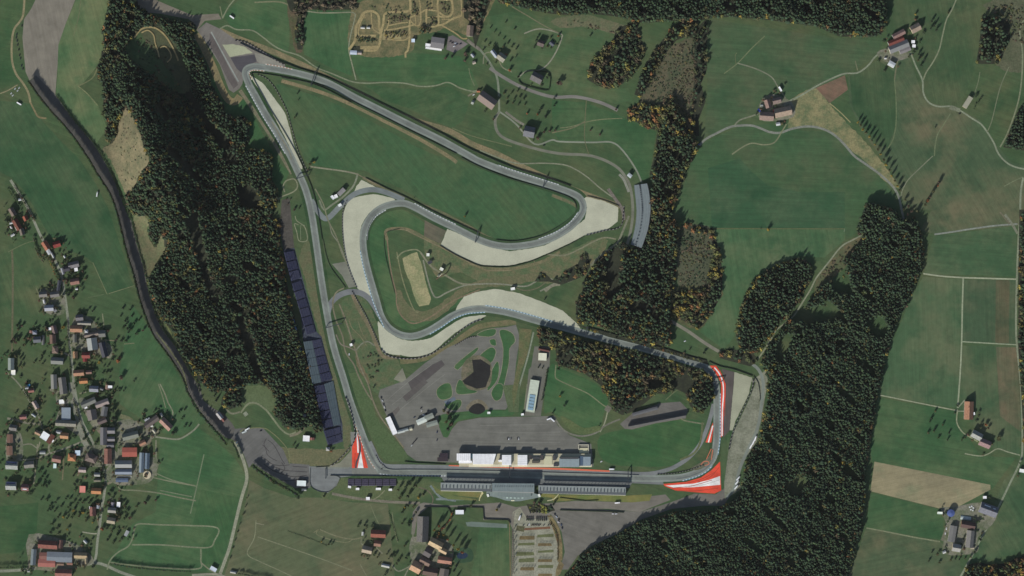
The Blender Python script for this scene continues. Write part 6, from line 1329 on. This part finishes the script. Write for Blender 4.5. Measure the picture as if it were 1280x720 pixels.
# ---------------------------------------------------------------- single trees
def npmesh(name,V,T,m,sc=(1,1,1)):
    me=bpy.data.meshes.new(name); me.from_pydata([(a*sc[0],b*sc[1],c*sc[2]) for a,b,c in V.tolist()],[],T.tolist()); me.materials.append(m); me.update(); return me
LEAF={'green':(66,82,54),'olive':(86,88,60),'yellow':(140,124,60),'orange':(138,92,60),'brown':(92,78,66),'dark':(54,66,50)}
CR={}
def crown(kind,col,v):
    k=(kind,col,v)
    if k not in CR:
        V,T = cone_tree(40+v,11,5) if kind=='c' else blob_tree(60+v,11,130)
        CR[k]=npmesh('crown',V,T,surf(LEAF[col],'leaf',1))
    return CR[k]
tb=MB(); tb.cyl(0,0,-.2,.34,5.2,7,.2); 
for a in (0,2.1,4.2): tb.bar((0,0,3.6),(1.5*math.cos(a),1.5*math.sin(a),6.2),.18)
TRUNK=tb.mesh('trunk',BARK)
def tree(x,y,h,r,col,kind,label,group=None,name=None):
    if x<215: r*=1.3; h*=1.15
    e=empty(name or ('spruce_tree' if kind=='c' else 'broadleaf_tree'),wx(x),wy(y),gz(x,y),rs.uniform(0,6.28)); tag(e,label,'tree',group)
    t=link('trunk',TRUNK,e); t.scale=(h/11,h/11,h/11); c=link('crown',crown(kind,col,rs.randint(3)),e); c.scale=(r,r,h*.98); 
    if kind=='b': c.location=(0,0,h*.06)
def cluster(s,h,r,cols,kind,what,where,group,axis='north'):
    P=pts(s); P=sorted(P,key=(lambda p:p[1]) if axis=='north' else (lambda p:p[0]))
    for i,(x,y) in enumerate(P):
        tree(x,y,rs.uniform(*h),rs.uniform(*r),cols[i%len(cols)],kind,'%s %s from the %s %s'%(ORD[i],what,axis,where),group)
G2=['green','dark','olive']
def one(x,y,h,r,col,kind,label): tree(x,y,h,r,col,kind,label)
cluster("632,28 613,35 643,36.5 618,40.5 623.5,44 629.5,49 635,54 606,52 611,56.5",(4,6),(1.5,2.2),G2,'b','small tree','in the upper hill orchard','orchard above the hill houses')
cluster("619,58 629,58.5 640,58.5 645.5,61 604,62.5 638,76 644.5,71.5 608.5,80.5 617,57",(4,6),(1.5,2.3),G2,'b','small tree','in the orchard round the two hill houses','orchard round the hill houses')
cluster("630,117 639,117 647,114 656,113 634,123 643,123.5 650,121 655,123.5 633,130 641,129 648,131 656,131",(4.5,6.5),(1.8,2.6),G2,'b','tree','in the dense orchard by the hill barn lane','orchard by the hill barn')
cluster("116,389 154,385 163,387 151,395 165,395 157,401 174,400 168,404 157,407 154,410",(4,6),(1.5,2.3),['dark','green'],'b','tree','in the upper meadow orchard by the striped barn','meadow orchard by the striped barn')
cluster("160,411 164,412 161,415 179,413 171,417 146,424 152,426 158,426 141,449 150,447",(4.5,7),(1.8,2.6),['dark','green','brown'],'b','tree','in the lower meadow orchard by the striped barn','lower meadow orchard')
cluster("130,458 135,457.5 113,457 117,457 129,466 133.5,465.5 138,464 116,471 168,476 142,490 150,488 155,488",(3.5,5.5),(1.4,2.2),['dark','green'],'b','small tree','on the lawn east of the peach double house','lawn trees east of the street')
cluster("52,624 59,624.5 70,627.5 83,623 88,623 63,632 77,632.5 92,628 98,628 60,638 64,637 69,638.5 86,634",(4,6.5),(1.6,2.5),['dark','green'],'b','tree','in the upper southern village orchard','upper southern village orchard')
cluster("94,634 92,638 86,640 73,646 79.5,646 84,647.5 90,646.5 92,644 100,640 104,641 65.5,655 72,660 84.5,661.5 64,665 116,653 120,662",(4,6.5),(1.6,2.5),['dark','yellow','green'],'b','tree','in the lower southern village orchard','lower southern village orchard')
cluster("60,583 53.5,595 57,599 54,607 59,607 50,589 40,598 92.5,594 94,605",(5,7),(2,2.8),['dark','green'],'b','tree','on the grass between the two lower village lanes','trees between the lower lanes')
cluster("22,407 28,407 23,412 18,424 24,422 31,424 15,427 20,428 31,431",(5,9),(2,3.4),['dark','brown','olive'],'b','tree','in the western garden thicket by the slate grey barn','western garden thicket')
cluster("27,452 20,445 24,458 50,451 54,454 43,453 53,444 26,447",(4,9),(1.6,3),['dark','olive'],'b','tree','on the western meadow by the pale green barn','western meadow trees')
cluster("225,515 231,512 228,523 231,533 237,532 220,540 224,514",(4,6.5),(1.6,2.4),['dark','green'],'b','tree','beside the pink farmhouse pasture','pasture trees by the pink farmhouse')
cluster("448,657 456,656 467,659 452,694 460,698 468,693 472,696 484,692 486,698 490,695 494,694",(5,8),(1.8,2.9),['dark','green','olive'],'b','tree','round the orange red meadow barn','trees round the meadow barn')
cluster("503,654 506,682 490,675 508,697 500,698 496,704",(5,8),(2,3),['dark','green','olive'],'b','tree','on the grass left of the long grey tan block','grass trees by the long block')
cluster("543,662 549,657 555,668 560,674 567,681 573,686 578,690",(15,20),(2.4,3.6),['orange','yellow','yellow'],'b','tall autumn tree','in the diagonal row north of the pond','tall row north of the pond')
cluster("570,708 567,714 572,720 563,704",(8,12),(2,3),['dark'],'c','spruce','south of the round pond','spruces south of the pond')
cluster("1164,523 1169,514 1162,527 1167,539 1160,541 1173,547 1178,531 1186,541 1184,550 1202,550 1206,547 1168,537",(4.5,7),(1.8,2.7),['olive','dark','green'],'b','tree','in the orchard by the curved farm drive','orchard by the curved drive')
cluster("1165,690 1161,701 1174,703 1188,700 1194,698 1199,699 1206,698 1213,696",(4,6),(1.7,2.4),['dark','olive'],'b','tree','in the orchard under the southeastern farm','orchard of the southeastern farm')
cluster("1072,153 1075,157 1078,162 1082,166 1086,171 1089,176 1093,181 1097,187 1100,193 1104,200 1107,206 1111,213 1114,220 1118,226 1121,233 1124,238",(11,16),(2.2,3.2),['yellow','olive'],'b','slender tree','in the slanting field row right of the farm lane','slanting field row')
cluster("1173,228 1172,232 1166,240 1162,246 1159,251 1156,256",(10,14),(2.4,3.4),['brown','orange','olive'],'b','brown tree','in the short row over the eastern meadow','short row over the eastern meadow')
cluster("1131,250 1135,258 1139,264 1134,268 1142,272 1129,262 1146,264",(9,13),(2.4,3.4),['olive','brown'],'b','tree','in the clump where the farm lane enters the wood','clump at the wood entrance')
cluster("1164,27 1167,33 1170,38 1163,36",(9,12),(2,2.8),['dark'],'b','dark tree','in the group east of the tan farmhouse','group east of the tan farmhouse')
cluster("1148,68 1151,72 1147,76 1155,75 1151,82",(7,10),(1.8,2.6),['dark','olive'],'b','tree','in the group between the forking tracks','group between the forking tracks')
one(1144,18,7,2.4,'yellow','b','yellow tree above the tan farmhouse'); one(1185,16,7,2.4,'olive','b','tree beside the track at the top of the eastern meadow')
one(1169,159,4,1.5,'dark','b','tiny tree beside the path under the pale olive field barn'); one(1226,123,5,1.6,'dark','b','upper of two dark trees right of the pale olive field barn'); one(1223,127,5,1.6,'dark','b','lower of two dark trees right of the pale olive field barn')
one(1248,548,11,5,'olive','b','broad brown green tree by the curved drive end'); one(1232,531,8,3,'orange','b','orange tree between orange farmhouse and pale grey barn'); one(1235,535,8,2.6,'brown','b','brown tree just below the orange one by the eastern farms'); one(1226,530,7,2.2,'dark','b','dark tree left of the orange one by the eastern farms')
one(1225,674,10,3.4,'dark','b','big dark tree between upright grey barn and the road'); one(1218,690,8,3,'dark','b','dark tree by the road below the southeastern farm'); one(1204,673,7,2.4,'dark','b','dark tree in the middle of the southeastern farmyard')
one(960,287,9,3.4,'yellow','b','lone golden tree on the field boundary line'); one(951,285.6,2.5,1,'dark','b','small bush on the field boundary left of the golden tree'); one(581,270.5,8,2.4,'yellow','b','lone yellow tree on the infield verge by the brown square')
one(388,205,8,3,'olive','b','left tree of the pair beside the west straight gantry'); one(393,203,7,2.6,'yellow','b','right tree of the pair beside the west straight gantry'); one(385.5,212,4,1.8,'brown','b','small bush directly above the west straight gantry'); one(368.5,147,6,2.2,'olive','b','tree at the lower end of the thin hedge by the gravel bed'); one(372,117,5,1.8,'dark','b','round bush at the upper end of the infield path'); one(373,125,4,1.3,'brown','b','bare bush below the round infield bush')
one(358,249,3,1.4,'brown','b','left small tree under the circular path'); one(363,249,3,1.4,'brown','b','right small tree under the circular path'); one(360,255,3,1.4,'brown','b','lower small tree under the circular path'); one(368,262,6,2.6,'brown','b','brown tree at the garden maze edge'); one(374,260,5,1.8,'dark','b','dark tree at the garden maze edge')
cluster("555,513 560,516 563,522 558,527 564,530 560,536",(12,16),(3.4,4.8),['olive','brown','dark'],'b','large tree','in the clump between kart track and paddock','clump between kart track and paddock')
one(700,495,7,2.6,'yellow','b','upper tree on the lawn east of the pale green hall'); one(705.5,507,7,2.5,'dark','b','lower tree on the lawn east of the pale green hall'); one(691,516,6,2.2,'dark','b','tree at the paddock corner of the eastern lawn'); one(749,532,4,1.4,'dark','b','small bush by the pale path on the eastern lawn'); one(698,461,8,3,'dark','b','dark tree right of the plaza footpath'); one(673,459,5,2,'dark','b','left bush between cream pavilion and plaza'); one(678,460,4,1.7,'dark','b','right bush between cream pavilion and plaza')
one(621,637,9,3.2,'yellow','b','golden tree beside the small white pavilion'); one(637,88,8,3.2,'orange','b','copper red tree left of the oval hedge'); one(699,104,11,5.6,'brown','b','broad leafless tree right of the oval hedge'); one(693,92,5,2,'dark','b','x tree') if False else None
one(684,97,7,2.6,'dark','b','dark tree at the gate of the oval hedge'); one(648,96,7,2.6,'dark','b','dark tree at the west end of the oval hedge'); one(672,47,6,2.4,'dark','b','dark tree at the upper left of the square hill garden'); one(698,45,7,2.6,'orange','b','rusty tree at the upper right of the square hill garden'); one(668,59,6,2.4,'dark','b','dark tree at the lower left of the square hill garden'); one(684,58,6,2.4,'olive','b','olive tree at the lower middle of the square hill garden'); one(688,48,5,2,'olive','b','olive bush at the top middle of the square hill garden'); one(738,44.6,5,2,'dark','b','dark bush on the meadow path east of the square hill garden')
one(672,143,6,2.6,'orange','b','orange tree left of two above the slate farmhouse') if False else one(659,142,6,2.4,'orange','b','left orange tree above the slate farmhouse'); one(672,143,6,2.4,'orange','b','right orange tree above the slate farmhouse'); one(682,146,9,3.6,'dark','b','tall dark tree at the right end of the farmhouse garden'); one(675,138,8,3,'dark','b','dark tree above the right orange tree'); one(672,173,8,3.6,'brown','b','bare brown tree beside the slate farmhouse'); one(617,149,6,2.6,'brown','b','brown tree at the corner of the large hill barn'); one(680,165,6,2.6,'brown','b','left bare tree of three beyond the slate farmhouse'); one(687,164,6,2.6,'brown','b','middle bare tree of three beyond the slate farmhouse'); one(694,163,6,2.4,'brown','b','right bare tree of three beyond the slate farmhouse'); one(738,163,5,2,'brown','b','left tree of the pair on the eastern valley meadow'); one(750,168,6,2.6,'brown','b','right tree of the pair on the eastern valley meadow'); one(693,123,6,2.2,'dark','b','upper dark tree under the valley lane'); one(693,132,6,2.2,'dark','b','lower dark tree under the valley lane'); one(770,137,6,2.6,'brown','b','bare tree at the end of the valley lane')
one(557,73,6,3,'brown','b','brown bush on the slope left of the lane fork'); one(565,71,9,3,'dark','b','dark tree under the motocross yard'); one(582,68,9,4.6,'brown','b','wide brown tree below the barn at the lane fork'); one(581,76,7,3,'brown','b','lower brown tree below the barn at the lane fork')
one(88,422,1,.3,'green','b','x') if False else one(79,409,7,2.8,'yellow','b','golden tree beside the upper village street'); one(93,546,6,3,'green','b','round bright green tree beside the orange cream house'); one(106,548,6,2.8,'dark','b','round dark tree at the chapel square'); one(130,571,6,2.6,'brown','b','brown tree at the foot of the tall pink striped barn'); one(143,523,10,4.4,'dark','b','largest dark tree east of the central farmyard'); one(141,513,9,4,'dark','b','dark tree above the largest one of the central farmyard'); one(141,531,8,3,'dark','b','dark tree below the largest one of the central farmyard')
one(148,451,8,3.4,'orange','b','tan orange tree below the meadow orchard'); one(152,472,9,3.6,'brown','b','broad brown tree on the meadow right of the peach house lawn'); one(124,453,6,2.6,'yellow','b','yellowish bush below the dark striped barn'); one(216,541,8,3,'dark','b','big dark tree behind the pink farmhouse'); one(46,606,8,3.2,'dark','b','big round dark tree at the end of the lower lane'); one(41,614,2.5,1.2,'dark','b','x') if False else None
one(137,617,8,2.8,'dark','b','dark tree on the grass right of the orange corner house'); one(195,625,5,2,'brown','b','right tree of two lonely ones on the southern pasture'); one(182,628,8,2.8,'brown','b','tall tree of two lonely ones on the southern pasture'); one(171,633,5,2,'olive','b','small tree left of the lonely pair on the southern pasture'); one(163,647,8,2.8,'brown','b','tall tree above the lonely white slanting shed'); one(128,661,7,3,'orange','b','orange tree on the lower village street'); one(117,707,6,3,'dark','b','round dark tree at the southern road junction')
cluster("153,628 156,632 150,645 156,648 148,641 134,660 140,664 147,668 135,674 142,678 150,676 158,640",(4.5,7),(1.8,2.8),['dark','olive','green'],'b','tree','in the gardens east of the lower village street','gardens east of the lower street')
cluster("84,350 90,342 98,345 104,339 86,368 92,372 78,371",(5,8),(2,3),['brown','dark','olive'],'b','tree','round the lilac grey and salmon roofed houses','garden trees by the salmon house')
cluster("99,645 108,650 104,628 108,625 112,628 111,647",(4,6),(1.6,2.4),['dark','olive'],'b','tree','in the garden west of the white patched salmon house','garden of the white patched house')
cluster("31,524 20,516 39,530 34,538 37,536 60,530 66,532 75,552 80,553 86,551 68,555",(4,6),(1.6,2.6),['dark','olive','green'],'b','tree','in the gardens along the western lane','gardens along the western lane')
cluster("402,677 411,680 415,680",(5,7.5),(1.6,2.4),['yellow','olive','olive'],'b','tree','of the little group on the olive field','little group on the olive field','west')
cluster("309,622 307,633 304,643 300,655 297,665 294,675 291,685 288,697",(3,5),(1.3,2),['olive','dark'],'b','roadside tree','along the country lane','roadside trees along the country lane')
cluster("272,498 268,495 270,501",(9,12),(2.2,3),['dark'],'c','spruce','in the trio beside the asphalt strip bend','spruce trio at the strip bend')
cluster("498,612 503,617 507,609 510,620 500,622 515,611 513,604 520,607",(9,13),(2.4,3.6),['dark','olive','green'],'b','tree','in the grove at the west end of the main grandstand','grove west of the main grandstand')
cluster("506,634 503,640 510,632 517,633 520,640 515,648 512,656 523,622 529,618",(5,8),(2,3),['olive','yellow','dark'],'b','tree','round the access road west of the main grandstand','trees round the access road')
for cx,cy,w in ((651,672,'first car park bed on the left'),(674,681,'first car park bed on the right'),(648,692,'second car park bed on the left'),(673,701,'second car park bed on the right'),(652,711,'third car park bed on the left')):
    for i in range(5): tree(cx+i*3.6,cy,6.5,.8,'brown','b','%s sapling from the west in the %s'%(ORD[i],w),'saplings in the car park beds','sapling')
for i in range(9): tree(643,660+i*7,6.5,1.1,'brown','b','%s sapling from the north along the car park road'%ORD[i],'saplings along the car park road','sapling')
one(692,630,8,2.8,'dark','b','dark tree at the right end of the yellow shrub bed'); one(668,628,7,3.4,'brown','b','left leafless tree behind the main grandstand entrance'); one(674,629,7,3.4,'brown','b','right leafless tree behind the main grandstand entrance'); one(589,632,8,3,'olive','b','tree casting its shadow over the road south of the main grandstand')
one(405,620,5,2.4,'dark','b','bush where the southern road meets the turning area'); one(370,560,6,2.4,'dark','b','left tree by the brilliant white cabin'); one(367,556,5,2,'olive','b','small tree left of the brilliant white cabin'); one(414,564,6,2.6,'orange','b','orange tree at the foot of the terraced stand'); one(415,500,2,.5,'green','b','x') if False else None
one(862,437,4,1.6,'dark','b','bush on the small meadow below the service road'); one(880,441,7,2.8,'dark','b','dark tree at the right end of the small meadow'); one(949,505,3,1.4,'brown','b','x') if False else None
one(682,371,1,.3,'green','b','x') if False else one(681,374,4,1.8,'dark','b','dark bush at the end of the short pale service road'); one(467,484,5,2,'dark','b','round dark tree by the kart paddock corner'); one(518,247,2.5,1,'dark','b','tiny bush on the infield rail path')
print('forest trees',NT)
# ---------------------------------------------------------------- light and camera
sc=bpy.context.scene
w=bpy.data.worlds.new('World'); sc.world=w; w.use_nodes=True; nt=w.node_tree; bg=nt.nodes['Background']
sky=nt.nodes.new('ShaderNodeTexSky'); sky.sky_type='NISHITA'; sky.sun_disc=False; sky.sun_elevation=math.radians(30); sky.sun_rotation=math.radians(212); nt.links.new(sky.outputs[0],bg.inputs['Color']); bg.inputs['Strength'].default_value=.085
d=bpy.data.lights.new('sun','SUN'); d.energy=4.4; d.angle=math.radians(.53); d.color=(1,.96,.9); so=bpy.data.objects.new('sun',d); C.objects.link(so)
az=math.radians(32); el=math.radians(30); so.rotation_euler=Vector((math.sin(az)*math.cos(el),math.cos(az)*math.cos(el),-math.sin(el))).to_track_quat('-Z','Y').to_euler(); so.location=(0,0,500)
cd=bpy.data.cameras.new('camera'); co=bpy.data.objects.new('camera',cd); C.objects.link(co); co.location=(0,0,6000); cd.sensor_width=36; cd.lens=36*6000/(1280*S); cd.clip_start=10; cd.clip_end=20000; sc.camera=co
vs=sc.view_settings; vs.view_transform='Standard'; vs.look='None'; vs.exposure=.07; vs.gamma=1
sc.cycles.max_bounces=4

hz=MB(); R=8500; 
q=[(-R,-R,-1),(R,-R,-1),(R,R,-1),(-R,R,-1),(-R,-R,6015),(R,-R,6015),(R,R,6015),(-R,R,6015)]
for f in ((3,2,1,0),(4,5,6,7),(0,1,5,4),(1,2,6,5),(2,3,7,6),(3,0,4,7)): hz.face([q[i] for i in f])
hm=bpy.data.materials.new('haze'); hm.use_nodes=True; n_=hm.node_tree; n_.nodes.remove(n_.nodes['Principled BSDF']); pv=n_.nodes.new('ShaderNodeVolumePrincipled'); pv.inputs['Color'].default_value=(.95,.93,.92,1); pv.inputs['Density'].default_value=2.8e-6; n_.links.new(pv.outputs[0],n_.nodes['Material Output'].inputs['Volume'])
tag(hz.build('haze',hm),'thin pale autumn haze over the whole valley',kind='stuff')
